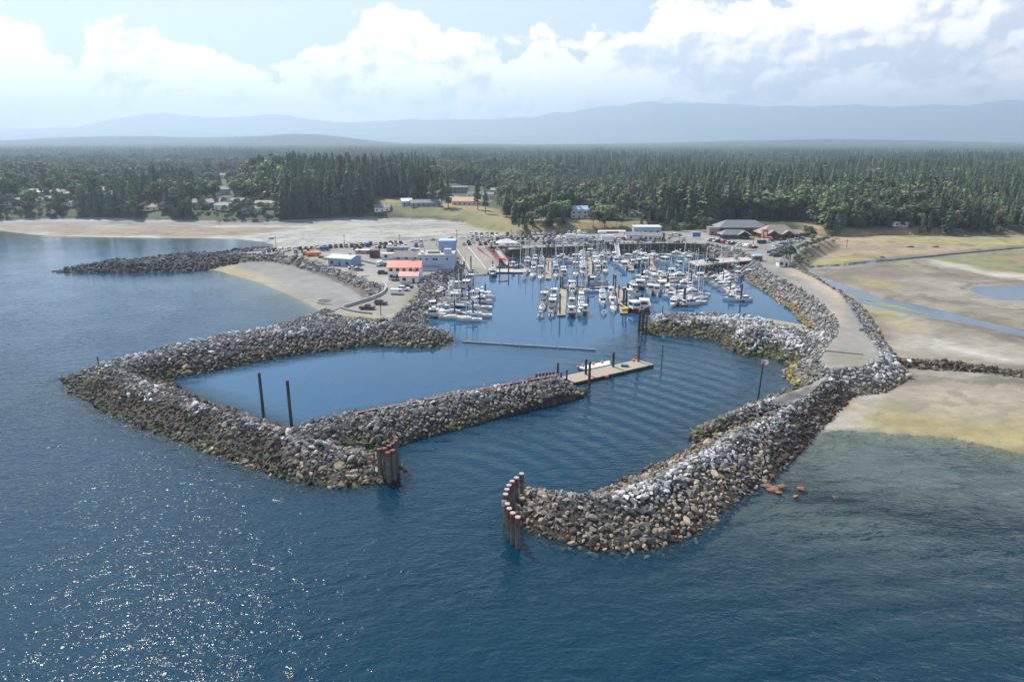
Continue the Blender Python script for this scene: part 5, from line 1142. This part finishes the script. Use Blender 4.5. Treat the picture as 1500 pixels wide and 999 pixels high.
# ------------------------------------------------------------------ cars
PAINT = {'white': WHT, 'silver': mat('silver_paint', (.42,.43,.45), .35, metal=.3), 'black': mat('black_paint', (.015,.015,.018), .25), 'grey': mat('dark_grey_paint', (.09,.095,.10), .3), 'blue': mat('blue_paint', (.03,.09,.28), .3), 'red': mat('car_red', (.32,.02,.02), .3), 'maroon': mat('car_maroon', (.12,.015,.02), .3), 'tan': mat('car_tan', (.33,.28,.21), .35)}
def car_parts(kind_):
    b_, c = MB(), MB()
    if kind_ == 'sedan': b_.box(-2.3,2.3,-.9,.9,.3,.95,.05,.06,.12); c.box(-1.5,1.1,-.82,.82,.95,1.42,.55,.16,.7)
    elif kind_ == 'suv': b_.box(-2.3,2.3,-.93,.93,.35,1.1,.04,.05,.12); c.box(-2.15,.95,-.87,.87,1.1,1.72,.25,.14,.65)
    elif kind_ == 'pickup': b_.box(-2.75,2.75,-.95,.95,.4,1.1,.03,.04,.1); c.box(-.7,1.3,-.86,.86,1.1,1.78,.15,.14,.6)
    else: b_.box(-2.7,2.6,-.98,.98,.35,2.1,.05,.1,.9); c.box(.75,2.15,-.93,.93,1.25,1.8,.1,.02,.5)
    return b_, c
CARM = {}
def car_proto(kind_):
    r_ = thing('car', 'x', {'van': 'van', 'pickup': 'pickup truck'}.get(kind_, 'car'), HID); b_, c = car_parts(kind_)
    b_.obj('body', WHT, r_); c.obj('cabin_glass', GLASS, r_)
    if kind_ != 'van': q_ = MB(); x0, x1, z = {'sedan': (-.9,.38,1.425), 'suv': (-1.85,.3,1.725), 'pickup': (-.5,.7,1.785)}[kind_]; q_.box(x0, x1, -.66, .66, z, z+.05, .05, .05).obj('roof', WHT, r_)
    for x in (-1.45, 1.45):
        for s_ in (-1, 1): MB().rod((x, s_*.72, .34), (x, s_*.96, .34), .34, n=10).obj('wheel', BLACK, r_)
    return r_
CP_ = {k: car_proto(k) for k in ('sedan', 'suv', 'pickup', 'van')}
def flat_car(kind_):
    """whole car as one mesh for the far rows, slots: paint, glass, tyres"""
    b_, c = car_parts(kind_); bm = bmesh.new(); q_ = MB()
    for x in (-1.45, 1.45):
        for s_ in (-1, 1): q_.rod((x, s_*.72, .34), (x, s_*.96, .34), .34, n=8)
    rf = MB()
    if kind_ != 'van': x0, x1, z = {'sedan': (-.9,.38,1.425), 'suv': (-1.85,.3,1.725), 'pickup': (-.5,.7,1.785)}[kind_]; rf.box(x0, x1, -.66, .66, z, z+.05, .05, .05)
    for k, (mb_, mi) in enumerate(((b_, 0), (c, 1), (q_, 2), (rf, 0))):
        n0 = len(bm.faces); 
        if mb_.v: bm.from_mesh(mb_.mesh('t')); bm.faces.ensure_lookup_table()
        for f_ in bm.faces[n0:]: f_.material_index = mi
    me = bpy.data.meshes.new('car'); bm.to_mesh(me); bm.free()
    for m_ in (WHT, GLASS, BLACK): me.materials.append(m_)
    return me
FC = {k: flat_car(k) for k in CP_}
CW = ['white']*9+['silver']*8+['grey']*5+['black']*5+['blue']*3+['red']*1+['maroon']*1+['tan']*2
KW = ['sedan']*6+['suv']*7+['pickup']*5+['van']*2
cused = {}
def park(p_, ang, where, kd=None, cl_=None, near=False):
    kd = kd or random.choice(KW); cl_ = cl_ or random.choice(CW); n = cused[(kd, cl_, where)] = cused.get((kd, cl_, where), 0)+1
    nm = {'sedan': 'saloon car', 'suv': 'tall estate car', 'pickup': 'pickup truck', 'van': 'van'}[kd]; lab = f'{cl_} {nm} {where}'
    if near:
        o = clone(CP_[kd], p_, ang, lab, 'vehicles parked round the harbour', mats={'body': PAINT[cl_], 'roof': PAINT[cl_]}); o.name = 'parked_'+('car' if kd in ('sedan','suv') else kd)
    else:
        o = bpy.data.objects.new('parked_'+('car' if kd in ('sedan','suv') else kd), FC[kd]); COL.objects.link(o); o.location = p_; o.rotation_euler = (0,0,ang)
        o.material_slots[0].link = 'OBJECT'; o.material_slots[0].material = PAINT[cl_]; tag(o, lab, {'van': 'van', 'pickup': 'pickup truck'}.get(kd, 'car'), 'vehicles parked round the harbour')
    relabel(o, lab)
def carrow(a_, b_, where, sp=2.9, ang=None, skip=.08, z=5.02, near=False):
    a_, b_ = P(*a_, z), P(*b_, z); d = b_-a_; L = d.length; d.normalize(); base = math.atan2(d.y, d.x)+math.pi/2 if ang is None else ang; s_ = 0
    while s_ < L:
        if random.random() > skip: park(a_+d*s_+Vector((0, random.uniform(-.4,.4), 0)), base+random.uniform(-.08,.08)+(math.pi if random.random() < .4 else 0), where, near=near)
        s_ += sp
carrow((386,369.2),(420,368), 'at the left end of the spit'); carrow((424,366.5),(474,364), 'along the left spit far edge', skip=.3)
carrow((476,363.2),(540,361), 'along the back edge behind the blue shed'); carrow((520,360),(622,355.2), 'in long back row left of fish plant'); carrow((556,363.5),(618,361), 'in the second row behind the fish plant', skip=.15)
carrow((690,344.6),(860,342.4), 'in far verge row of packed central car park', sp=3.3, skip=.2); carrow((520,366),(556,365), 'in the fenced yard', skip=.3); carrow((424,370.5),(450,369.5), 'on the middle of the left spit', skip=.3, sp=3.4); carrow((1150,357),(1176,350), 'in second hedge row by the drive', sp=3, skip=.2)
carrow((655,356.5),(676,355.5), 'right of the tall blue building'); carrow((388,372),(415,371.5), 'along the front edge of the left spit', skip=.4)
for k, (yl, yr) in enumerate(((359.5,356),(356.5,352.8),(353.2,349.8),(350.4,346.8))):
    carrow((680+6*k,yl-.6),(886 if k < 3 else 850,yr), 'in '+['front','second','third','rearmost'][k]+' row of packed central car park', sp=3.05, skip=.10)
carrow((900,352),(935,351), 'before the white sheds', skip=.2); carrow((905,354.5),(1000,352), 'on the wall top right of centre', skip=.55, sp=4); carrow((983,346.5),(1000,345.5), 'right of the white sheds', skip=.2)
carrow((1040,352.8),(1104,363.6), 'in curved row above rocky bank', sp=2.6, skip=.03)
carrow((1131,374.5),(1140,361.5), 'in left file by the bare trunks', ang=.1, sp=3.0); carrow((1138,376),(1146,362.5), 'in right file by the bare trunks', ang=.1, sp=3.0)
carrow((1144,361),(1172,353), 'along the hedge right of the drive', sp=3, skip=.1); carrow((1128,350.5),(1170,350), 'in front of the brown pub', skip=.25); carrow((1060,347),(1092,349.5), 'on the upper drive before the brown hall', skip=.45)
for (x, y, kd, c_, ang, w_) in [(582,431,'van','white',-.1,'on the near waterfront drive'),(592,425.5,'suv','white',-.1,'above the white van'),(597,421.5,'sedan','grey',-.1,'at the head of the near waterfront drive'),(558,446,'suv','grey',-.1,'by the lamp post near the spit end'),(538,453,'pickup','maroon',-.1,'alone at the near end of the lot'),(561,401.5,'suv','black',0,'left of the red roofed building'),(579,409.5,'suv','silver',1.5,'before the red roofed annex'),(604,411.5,'pickup','white',.1,'right of the red roofed annex'),(517,394,'sedan','white',.2,'beside the blue shed'),(525,396.5,'sedan','grey',.1,'near the end of the blue shed'),(476,367,'van','blue',.1,'behind the blue shed'),(455,373.5,'van','tan',.1,'beside the yellow machine'),(556,389,'van','white',1.4,'at the lot fence'),(564,389.5,'sedan','blue',1.5,'left of the grey roofed hall'),(1116,357,'van','black',.1,'in the middle of the right drive'),(1040,383.5,'pickup','black',0,'on the pier deck'),(1046,383.8,'suv','black',.1,'on the pier deck beside the other truck'),(1122,355.5,'van','white',.1,'below the red umbrellas')]:
    park(P(x, y, 5.02), ang, w_, kd, c_, True)
for r__ in list(CP_.values()):
    for c_ in list(r__.children): bpy.data.objects.remove(c_)
    bpy.data.objects.remove(r__)

# ------------------------------------------------------------------ harbour buildings
SALMON = rgbm('salmon_metal_roof', .72,.20,.14,.4,.10); SALM2 = rgbm('faded_salmon_roof', .75,.34,.28,.4,.1)
PALE = rgbm('pale_blue_wall', .35,.43,.55,.6,.1); BLUEW = rgbm('blue_cladding', .22,.33,.46,.5,.08); BROWNW = rgbm('brown_wood_wall', .14,.09,.065,.8,.2)
def bld(px, py, w_, d_, h_, style, wm, roof, label, rz=0.0, rise=None, wins=None, name='building', z=5.0):
    g_ = P(px, py, z); return house(px, py, w_, d_, h_, style, wm, roof, label, rz, 'building', name, g_, wins, rise)
bld(592.5,410,13.8,7.5,5.4,'gable',WHT,SALMON,'white two storey building with salmon red metal roof',rise=2.0,wins=5)
bld(599,414.5,7.6,4.2,3.0,'gable',WHT,SALM2,'small annex with faded salmon roof in front of the red roofed building',rise=1.2,wins=2)
bld(596,391,11.5,8,4.6,'gable',PALE,mat('grey_brown_roof',(.22,.20,.18),.8),'pale hall with grey brown roof behind the red roofed building',rise=2.2,wins=3)
# fish plant on piles
g_ = P(640,396,5); t_ = thing('fish_plant', 'long pale blue two storey fish plant on piles over the harbour edge', 'building', (g_.x, g_.y+7, 5))
MB().box(-8.5,7.5,-6,6,0,6.6).obj('wall', PALE, t_); rf = MB().box(-8.8,7.8,-6.3,6.3,6.61,6.95).obj('roof', CONC, t_)
q_ = MB(); q_.box(-4.5,.5,-2.5,2,6.955,7.9); q_.obj('plant_housing', GREY, rf); MB().box(3.2,6.4,-4,-1.2,6.955,9.2).obj('roof_hut', PALE, rf); MB().rod((-6.5,2,6.95),(-6.5,2,9),.4).obj('vent_pipe', ALU, rf); MB().box(-7.6,-6,-4,-2.4,6.955,7.8).obj('fan_unit', ALU, rf); MB().rod((-3,3.5,6.95),(-3,3.5,8.8),.3).obj('vent_pipe', ALU, rf); MB().box(1.2,2.4,1,2.4,6.955,7.7).obj('fan_unit', STEEL, rf)
for x in (-7.4,-4.6,-1.4,-.2,4.6): MB().box(x-.45,x+.45,-6.06,-5.9,4.4,5.4).obj('window', GLASS, t_)
MB().box(-8.4,1,-9.6,-6.05,1.6,1.85).obj('lean_to_roof', GREY, t_); MB().box(-8.2,.8,-9.3,-6.06,-1.2,1.59).obj('lean_to', PALE, t_)
q_ = None
for x in (-8,-4,0,3.5,7):
    for y in (-5.5,0,5.5): MB().rod((x,y,-9),(x,y,0),.35,n=7).obj('support_pile', DWOOD, t_)
MB().box(-8.5,7.5,-6,6,-.6,-.01).obj('floor_deck', DWOOD, t_)
g_ = P(655,386,5); t_ = thing('ice_house', 'tall windowless blue metal building beside the fish plant', 'building', (g_.x, g_.y+7, 5)); MB().box(-4.2,3.8,-4,4,-.5,10.3).obj('wall', BLUEW, t_); MB().box(-4.4,4,-4.2,4.2,10.31,10.55).obj('roof', ROOFC['blue'], t_); MB().box(-1.5,1.5,-4.06,-3.9,0,3.5).obj('door', GREY, t_)
bld(502,390,12.5,9,3.6,'gable',BLUEW,'blue','blue grey metal shed on the spit with pale blue roof',rz=-.35,rise=1.0,name='shed')
bld(548,378,4.5,4.5,3.4,'flat',RUST,RUST,'small rusty brown hut in the fenced yard',name='hut')
bld(572,380,9,3,2.5,'flat',WHT,'white','white shipping container left of the grey roofed hall',name='container'); bld(582,371,11,3,2.6,'flat',GREY,'grey','grey container row behind the white container',name='container')
bld(608,372,4,2.4,2.2,'flat',BLUE,'blue','small blue tarpaulin covered box behind the halls',name='container'); bld(533,372,9,2.6,1.6,'flat',rgbm('pink_paint',.5,.3,.27),'white','low pink container in the yard',rz=-.1,name='container')
bld(931,352,11,8,2.8,'gable',WHT,'grey','white gabled shed, left of the white pair',rise=1.6,name='shed'); bld(956,353,11,8,2.8,'gable',WHT,'grey','white gabled shed, right of the white pair',rise=1.6,wins=4,name='shed'); bld(949,343,17,10,4.2,'flat',LBLUE,'white','long pale flat roofed hall behind the white sheds')
bld(1148,391,4.6,3.8,2.8,'hip',WHT,'grey','small white kiosk at the head of the causeway',rise=.8,name='kiosk')
g_ = P(896,348,5); t_ = thing('canopy', 'white and red stall canopy before the wood', 'canopy', (g_.x, g_.y, 5)); MB().box(-8.5,8.5,-2.5,2.5,3,4.2,.2,.2).obj('roof', WHT, t_); MB().box(-3.6,3.6,-2.62,-2.5,3.1,4.1).obj('banner', RED, t_)
for x in (-8,8):
    for y in (-2.2,2.2): MB().rod((x,y,-.2),(x,y,3),.12).obj('leg', GREY, t_)
for (x, y, w_, lab) in [(892,354,9,'white box truck before the canopy'),(853,353,7,'white box truck in the car park rear, right of two'),(838,352,8,'grey white box truck in the car park rear, left of two'),(1075,349.5,5,'white camper van on the upper drive')]:
    g_ = P(x, y, 5); t_ = thing('box_truck', lab, 'truck', tuple(g_), .05); MB().box(-w_/2, w_/2-2, -1.2, 1.2, .9, 3.7).obj('cargo_box', WHT, t_); MB().box(w_/2-1.9, w_/2, -1.1, 1.1, .5, 2.5, .1, .1, .5).obj('cab', PALE, t_)
    for x_ in (-w_/2+1.2, w_/2-1):
        for s_ in (-1,1): MB().rod((x_, s_*.9, .45), (x_, s_*1.18, .45), .45, n=9).obj('wheel', BLACK, t_)
g_ = P(742,361,5); t_ = thing('marquee', 'white peaked marquee at the wall end by the gangways', 'tent', tuple(g_)); q_ = MB(); q_.add([(-6,-3,2.2),(6,-3,2.2),(6,3,2.2),(-6,3,2.2),(0,0,4.4)], [(0,1,4),(1,2,4),(2,3,4),(3,0,4),(3,2,1,0)]); q_.obj('roof', WHT, t_)
for x in (-5.8,5.8):
    for y in (-2.8,2.8): MB().rod((x,y,-.1),(x,y,2.2),.1).obj('pole', ALU, t_)
# yellow digger and orange boat trailer in the yard
g_ = P(451,373,5); t_ = thing('digger', 'yellow digger parked by the rocky bank of the spit', 'digger', tuple(g_), .3); MB().box(-2.4,1.6,-1.2,1.2,.9,2.2,.1,.1).obj('body', YEL, t_); MB().box(-.4,1.2,-.9,.6,2.2,3.4,.1,.1,.3).obj('cab', GLASS, t_); MB().bar((1.4,0,2.4),(4.2,0,4.2),.4,.5).bar((4.2,0,4.2),(6,0,1.6),.4,.4).obj('boom', YEL, t_); MB().box(-2.6,2,-1.6,-1,0,.85,.3,0).box(-2.6,2,1,1.6,0,.85,.3,0).obj('tracks', BLACK, t_)
g_ = P(461,375,5); t_ = thing('trailer', 'orange trailer beside the yellow digger', 'trailer', tuple(g_), .2); MB().box(-4,3,-1.3,1.3,.7,2.0,.1,0).obj('bed', ORANGE, t_); [MB().rod((x,s_*.9,.45),(x,s_*1.2,.45),.45,n=8).obj('wheel', BLACK, t_) for x in (-2.6,1.8) for s_ in (-1,1)]
for k, (x, y) in enumerate([(471,378),(477,380),(483,381),(488,379),(466,372)]): 
    o = MB().box(-1.4,1.4,-.9,.9,0,1.0,.2,.2).obj('scrap_pile', [RUST,TAN,GREY,RUST,ORANGE][k], None, P(x, y, 5)); o.rotation_euler[2] = k; tag(o, ['rusty','tan','grey','second rusty','orange'][k]+' heap of gear along the spit bank near the blue shed', 'gear heap')
g_ = P(1067.5,352,5); o = MB().box(-2.4,2.4,-.2,.2,.8,3.4).obj('sign_board', BLUE, None, P(1020,349,5)); tag(o, 'large blue sign board at the drive entrance', 'sign')
for s_ in (-1,1): MB().rod((s_*2,0,-.1),(s_*2,0,.8),.1).obj('leg', STEEL, o)
for k, (x, y) in enumerate([(1123,352),(1128,352.5)]): 
    t_ = thing('parasol', ['red parasol beside the pub, left of two','red parasol beside the pub, right of two'][k], 'parasol', tuple(P(x, y+1, 5))); MB().rod((0,0,0),(0,0,2.6),.06).obj('pole', ALU, t_); MB().rod((0,0,2.3),(0,0,3.1),1.7,.05,8).obj('canopy', RED, t_)
bx = P(735,383,1.5); o = MB().box(-1.5,1.5,-1.2,1.2,0,2.6).obj('red_booth', RED, None, (bx.x, bx.y, .62)); tag(o, 'red square booth at the foot of the red gangways', 'booth'); MB().box(-.5,.5,-1.26,-1.2,.2,2.2).obj('door', STEEL, o)
# pub: two brown halls with broad roofs
def pub(px, py, w_, d_, h_, rise, label, roofm, gab=()):
    g_ = P(px, py, 5); t_ = thing('pub_building', label, 'building', (g_.x, g_.y+d_/2, 5)); MB().box(-w_/2,w_/2,-d_/2,d_/2,-.3,h_).obj('wall', BROWNW, t_)
    o_ = 1.6; q_ = MB(); k = d_*.42; q_.add([(-w_/2-o_,-d_/2-o_,h_),(w_/2+o_,-d_/2-o_,h_),(w_/2+o_,d_/2+o_,h_),(-w_/2-o_,d_/2+o_,h_),(-w_/2+k,0,h_+rise),(w_/2-k,0,h_+rise)], [(3,2,1,0),(0,1,5,4),(1,2,5),(2,3,4,5),(3,0,4)]); q_.obj('roof', roofm, t_)
    for x in gab: q_ = MB(); q_.add([(x-4,-d_/2-3,h_-.2),(x+4,-d_/2-3,h_-.2),(x,-d_/2-3,h_+2.2),(x-4,-d_/2+3,h_-.2),(x+4,-d_/2+3,h_-.2),(x,-d_/2+5,h_+2.2)], [(0,2,5,3),(1,4,5,2),(0,3,4,1)]); q_.obj('porch_roof', roofm, t_)
    n = int(w_/4)
    for k in range(n): x = -w_/2+(k+.5)*w_/n; MB().box(x-1,x+1,-d_/2-.05,-d_/2+.04,1,2.5).obj('window', GLASS, t_)
    return t_
RG_ = mat('grey_tile_roof', (.15,.16,.17), .7, var=.12, scale=1.5); RB_ = mat('brown_tile_roof', (.24,.20,.17), .75, var=.2, scale=.6)
pub(1088,345,29,13,5.0,4.0,'long brown hall with broad grey roof at the wood edge',RG_); pub(1078,350,16,7,2.6,2.6,'lower brown wing with grey roof before the long hall',RG_,(4,)); pub(1142,351,20,13,3.4,4.8,'brown pub with sweeping brown hip roof right of the long hall',RB_,(-5,4))
o = MB().box(-1.4,1.4,-1.4,1.4,0,6.5).obj('red_tower', rgbm('brick_red',.36,.12,.08,.8,.2), None, P(1119,352,5)); tag(o, 'square red brick tower between the long hall and pub', 'tower'); MB().box(-.8,.8,-1.45,-1.4,3,5).obj('panel', WHT, o)
bld(1048,345,8,7,4.5,'flat',rgbm('tan_wall',.3,.24,.18),'grey','small tan flat roofed block left of the long hall'); bld(1174,347,12,6,2.4,'gable',BROWNW,'tan','low brown shed right of the pub',name='shed')
# white trailers right
for k, (x, y) in enumerate([(1318,341),(1327,341.5)]): house(x, y, 11-4*k, 3, 2.8, 'flat', WHT, 'white', ['long white trailer at the right wood edge','short white trailer at the right wood edge'][k], 0.0, 'trailer', 'trailer')
# retaining wall with ledge
def wall(pts, label, zt=5.15, zb=1.2, th=.5, name='retaining_wall', m=None, capm=None, parent=None):
    ps = [P(x, y, 5) for x, y in pts]; mid = sum(ps, Vector())/len(ps); t_ = thing(name, label, 'wall', (mid.x, mid.y, 0)); a_ = MB(); c_ = MB()
    for p_, q2 in zip(ps[:-1], ps[1:]): p2, q3 = p_-mid, q2-mid; a_.bar((p2.x,p2.y,zt), (q3.x,q3.y,zt), th, zt-zb); c_.bar((p2.x,p2.y,zt+.2), (q3.x,q3.y,zt+.2), th+.3, .195)
    a_.obj('face', m or DWOOD, t_); c_.obj('capping', capm or CONC, t_); return t_
wall([(745,366.5),(770,364),(800,362.6),(835,361.5),(858,360.6)], 'dark timber retaining wall below the packed car park'); wall([(893,358.2),(930,357.6),(970,357),(1008,357.2),(1028,358)], 'dark timber retaining wall right of the rocky gap')
def ledge(a_, b_, label): 
    a_, b_ = P(*a_, 1.1), P(*b_, 1.1); mid = (a_+b_)/2; o = MB().bar(a_-mid, b_-mid, .9, .4).obj('timber_ledge', mat('pale_timber',(.42,.36,.27),.8,var=.2), None, mid); tag(o, label, 'ledge')
ledge((768,373), (858,368.6), 'pale timber walkway along the foot of the left retaining wall'); ledge((893,366.5), (1030,364.5), 'pale timber walkway along the foot of the right retaining wall')
# curved concrete sea wall, lot fence
def seawall(pts, label, h_, m, z=5.0, th=.5, name='sea_wall'):
    ps = [P(x, y, z) for x, y in pts]; mid = sum(ps, Vector())/len(ps); q_ = MB()
    for p_, q2 in zip(ps[:-1], ps[1:]): p2, q3 = p_-mid, q2-mid; q_.bar((p2.x,p2.y,h_), (q3.x,q3.y,h_), th, h_+.6)
    o = q_.obj(name, m, None, (mid.x, mid.y, z)); tag(o, label, 'wall')
seawall([(560,416),(565,420),(566,424),(563,429),(556,434),(545,438.5),(530,443),(505,451)], 'low curved concrete sea wall above the beach', 1.1, CONC); seawall([(494,375),(510,378),(530,383),(550,388),(554,389)], 'pale low wall around the yard', 1.0, CONC)
seawall([(500,452),(515,456),(530,458.5),(545,460)], 'row of grey boulders set as kerb at the near lot end', .6, GREY, name='kerb_wall')
# gangways
def gangway(a_, b_, wd, label, railm, deckm=WOOD, rail=1.1):
    a_, b_ = P(*a_), P(*b_); mid = (a_+b_)/2; t_ = thing('gangway', label, 'gangway', tuple(mid)); A, B_ = a_-mid, b_-mid; n_ = Vector((-(B_-A).y, (B_-A).x, 0)).normalized()*wd/2
    MB().bar(A, B_, wd, .3).obj('deck', deckm, t_)
    for s_ in (-1, 1):
        q_ = MB(); up_ = Vector((0,0,rail)); q_.bar(A+n_*s_+up_, B_+n_*s_+up_, .14, .14); q_.bar(A+n_*s_+up_*.45, B_+n_*s_+up_*.45, .3, .45); k = 12
        for i in range(k+1): p_ = A.lerp(B_, i/k)+n_*s_; q_.rod(p_, p_+up_, .06, n=4)
        q_.obj('side_rail', railm, t_)
    return t_
gangway((705.5,363.5,5.15),(729.5,386,.9), 4.6, 'wide red sided gangway down to the concrete float', RED, mat('grey_grating',(.16,.17,.18),.6), 1.5)
gangway((728,367,5.1),(744,388,.9), 2.2, 'pale pink gangway right of the red gangways', rgbm('pink_paint',.5,.3,.27), CONC); gangway((612,420,5.1),(640,433.5,.7), 1.8, 'dark red gangway down to the western float', MAROON); gangway((617,409,5.1),(655,421,.7), 1.8, 'long grey gangway from the fish plant to the western float', ALU, STEEL)
gangway((1109,384,5.0),(1078,404.5,.7), 2.2, 'long grey gangway beside the pier down to the right docks', ALU, STEEL); gangway((903,359,5.1),(906,377,.7), 2.0, 'white gangway down the middle of the retaining wall', WHT, CONC); gangway((1031,389.5,3.6),(1048,397,.7), 1.4, 'thin grey gangway down from the pier head', ALU, STEEL)
# boat ramp side walls
for (a_, b_, lab) in (((686,363,5),(713,397,.6),'low concrete wall right of the boat ramp'),((668,364,5),(690,398,.6),'low concrete wall left of the boat ramp')):
    a_, b_ = P(*a_), P(*b_); mid = (a_+b_)/2; o = MB().bar(a_-mid+Vector((0,0,.6)), b_-mid+Vector((0,0,.6)), .7, 1.6).obj('ramp_wall', mat('pale_concrete',(.44,.40,.33),.85,var=.15), None, mid); tag(o, lab, 'wall')
# pier
z_ = 4.6; c_ = [P(x, y, z_) for x, y in ((1008,383),(1040,378.5),(1106,376.5),(1107,381),(1066,384),(1034,388),(1022,389))]; mid = sum(c_, Vector())/len(c_); mid.z = 0; loc = [((c-mid).x, (c-mid).y) for c in c_]
t_ = thing('pier', 'wide timber pier on dark piles at the right end of the marina', 'pier', tuple(mid)); MB().prism(loc, z_-.5, z_).obj('deck', mat('grey_decking',(.40,.37,.32),.8,var=.15), t_)
A0, A1 = c_[6]-mid, c_[3]-mid; B0, B1 = c_[0]-mid, c_[2]-mid
for k in range(15):
    u = (k+.4)/15
    for w_ in (.06, .5, .94):
        p_ = A0.lerp(A1, u).lerp(B0.lerp(B1, u), w_); MB().rod((p_.x,p_.y,-6),(p_.x,p_.y,z_-.5),.3,n=6).obj('support_pile', DWOOD, t_)
for k in range(14):
    u, v_ = (k+.4)/15, (k+1.4)/15; p_, q2 = A0.lerp(A1, u), A0.lerp(A1, v_); MB().rod((p_.x,p_.y-.2,.6),(q2.x,q2.y-.2,z_-.6),.14,n=4).obj('cross_brace', DWOOD, t_)
q_ = MB(); [q_.bar(a_+Vector((0,0,z_+.5)), b_+Vector((0,0,z_+.5)), .3, .4) for a_, b_ in ((c_[6]-mid, c_[3]-mid), (c_[0]-mid, c_[6]-mid))]; q_.obj('kerb_beam', YEL if False else WOOD, t_)
g_ = P(1109,382,5); t_ = thing('shelter', 'small blue roofed shelter at the pier entrance', 'shelter', tuple(g_)); MB().box(-2.6,2.6,-2,2,2.4,3.0,.6,.6).obj('roof', ROOFC['blue'], t_); MB().box(-2,2,-1.4,1.4,0,2.39).obj('wall', BROWNW, t_)
o = MB().box(-.9,.9,-.9,.9,0,2.1).obj('booth', rgbm('mint_paint',.25,.45,.40), None, P(1078,380,4.6)); tag(o, 'small mint green booth standing on the pier', 'booth')
# lamp posts and utility poles
for k, (x, yt, yb, lab) in enumerate([(405,347,368,'utility pole at the left spit cars'),(505,345,363,'utility pole behind the blue shed'),(586,344,362,'utility pole in the long back row'),(669,337,356,'utility pole right of the blue building'),(715,340,356,'utility pole at the meadow side of the car park'),(749,338,357,'utility pole above the marquee'),(640,350,361,'utility pole behind the fish plant'),(558,438,462,'lamp post near the spit end'),(1103,347,361,'lamp post above the curved car row'),(1054,345,354,'utility pole by the drive entrance'),(962,339,351,'utility pole among the white sheds'),(1240,351,362,'utility pole on the right marsh'),(929,328,345,'utility pole behind the sheds'),(885,330,345,'utility pole left of the canopy')]):
    b_ = P(x, yb, 5); ht = (yb-yt)*(b_.y*CP+55*SP)/1000/CP; t_ = thing('utility_pole', lab, 'pole', tuple(b_)); MB().rod((0,0,-.3),(0,0,ht),.17,.11,6).obj('shaft', DWOOD, t_); MB().box(-1.1,1.1,-.07,.07,ht-.9,ht-.75).obj('crossarm', DWOOD, t_)
# bare trunks right of the car files
for k, (x, h_) in enumerate([(1147,9),(1151,11),(1154,12),(1157,10.5)]):
    b_ = P(x, 385, 5); t_ = thing('bare_tree', ['leftmost bare','second bare','tallest bare','rightmost bare'][k]+' grey trunk in the clump beside the kiosk', 'tree', tuple(b_)); rr = random.Random(k); q_ = MB(); q_.rod((0,0,-.3),(rr.uniform(-.4,.4),0,h_),.38,.15,6).obj('trunk', mat('grey_bark',(.20,.18,.155),.9,var=.3), t_)
    q_ = MB()
    for j in range(9): z = h_*rr.uniform(.35,.95); a = rr.uniform(0,6.28); l_ = rr.uniform(1.2,2.6); q_.rod((0,0,z),(math.cos(a)*l_, math.sin(a)*l_, z+l_*.7),.12,.04,4)
    q_.obj('branches', MATS['grey_bark'], t_)
# hedge and marsh shrubs
for k, (x, y, r_) in enumerate([(1170,367,4),(1176,364,4.5),(1184,362.5,4.5),(1192,361,4.5),(1200,360,4.2),(1207,359,4),(1163,374,3),(1170,379,3),(1180,374,2.6),(1190,378,2.2),(1172,388,3.2),(1162,392,3),(1168,384,2.4),(1176,382,2.8),(1184,384,2),(1180,368,3),(1188,366,2.6),(1196,365,2.4),(1205,364,2.2),(1198,372,1.8),(1165,380,2.6),(1190,372,2),(1212,362,2.6),(1220,356,3)]):
    g_ = gpt(x, y); t_ = thing('bush', ['green','dark green','grey green'][k % 3]+f' bush in the hedge between cars and marsh, {ordn(k+1)} along', 'bush', (g_.x, g_.y, g_.z-.6)); t_.scale = (r_*1.6, r_*1.4, r_); link('crown', TREES[6+(k % 4)][1], t_); link('trunk', TREES[6][2], t_)
for base, obs in RELAB.items():
    if len(obs) == 1: obs[0]['label'] = base; continue
    obs.sort(key=lambda o_: o_.location.x/max(o_.location.y, 1))
    for k, o_ in enumerate(obs): o_['label'] = f'{base}, {ordn(k+1)} from left'
print('objects', len(bpy.data.objects), 'longest label', max(len(o_['label'].split()) for o_ in bpy.data.objects if 'label' in o_))
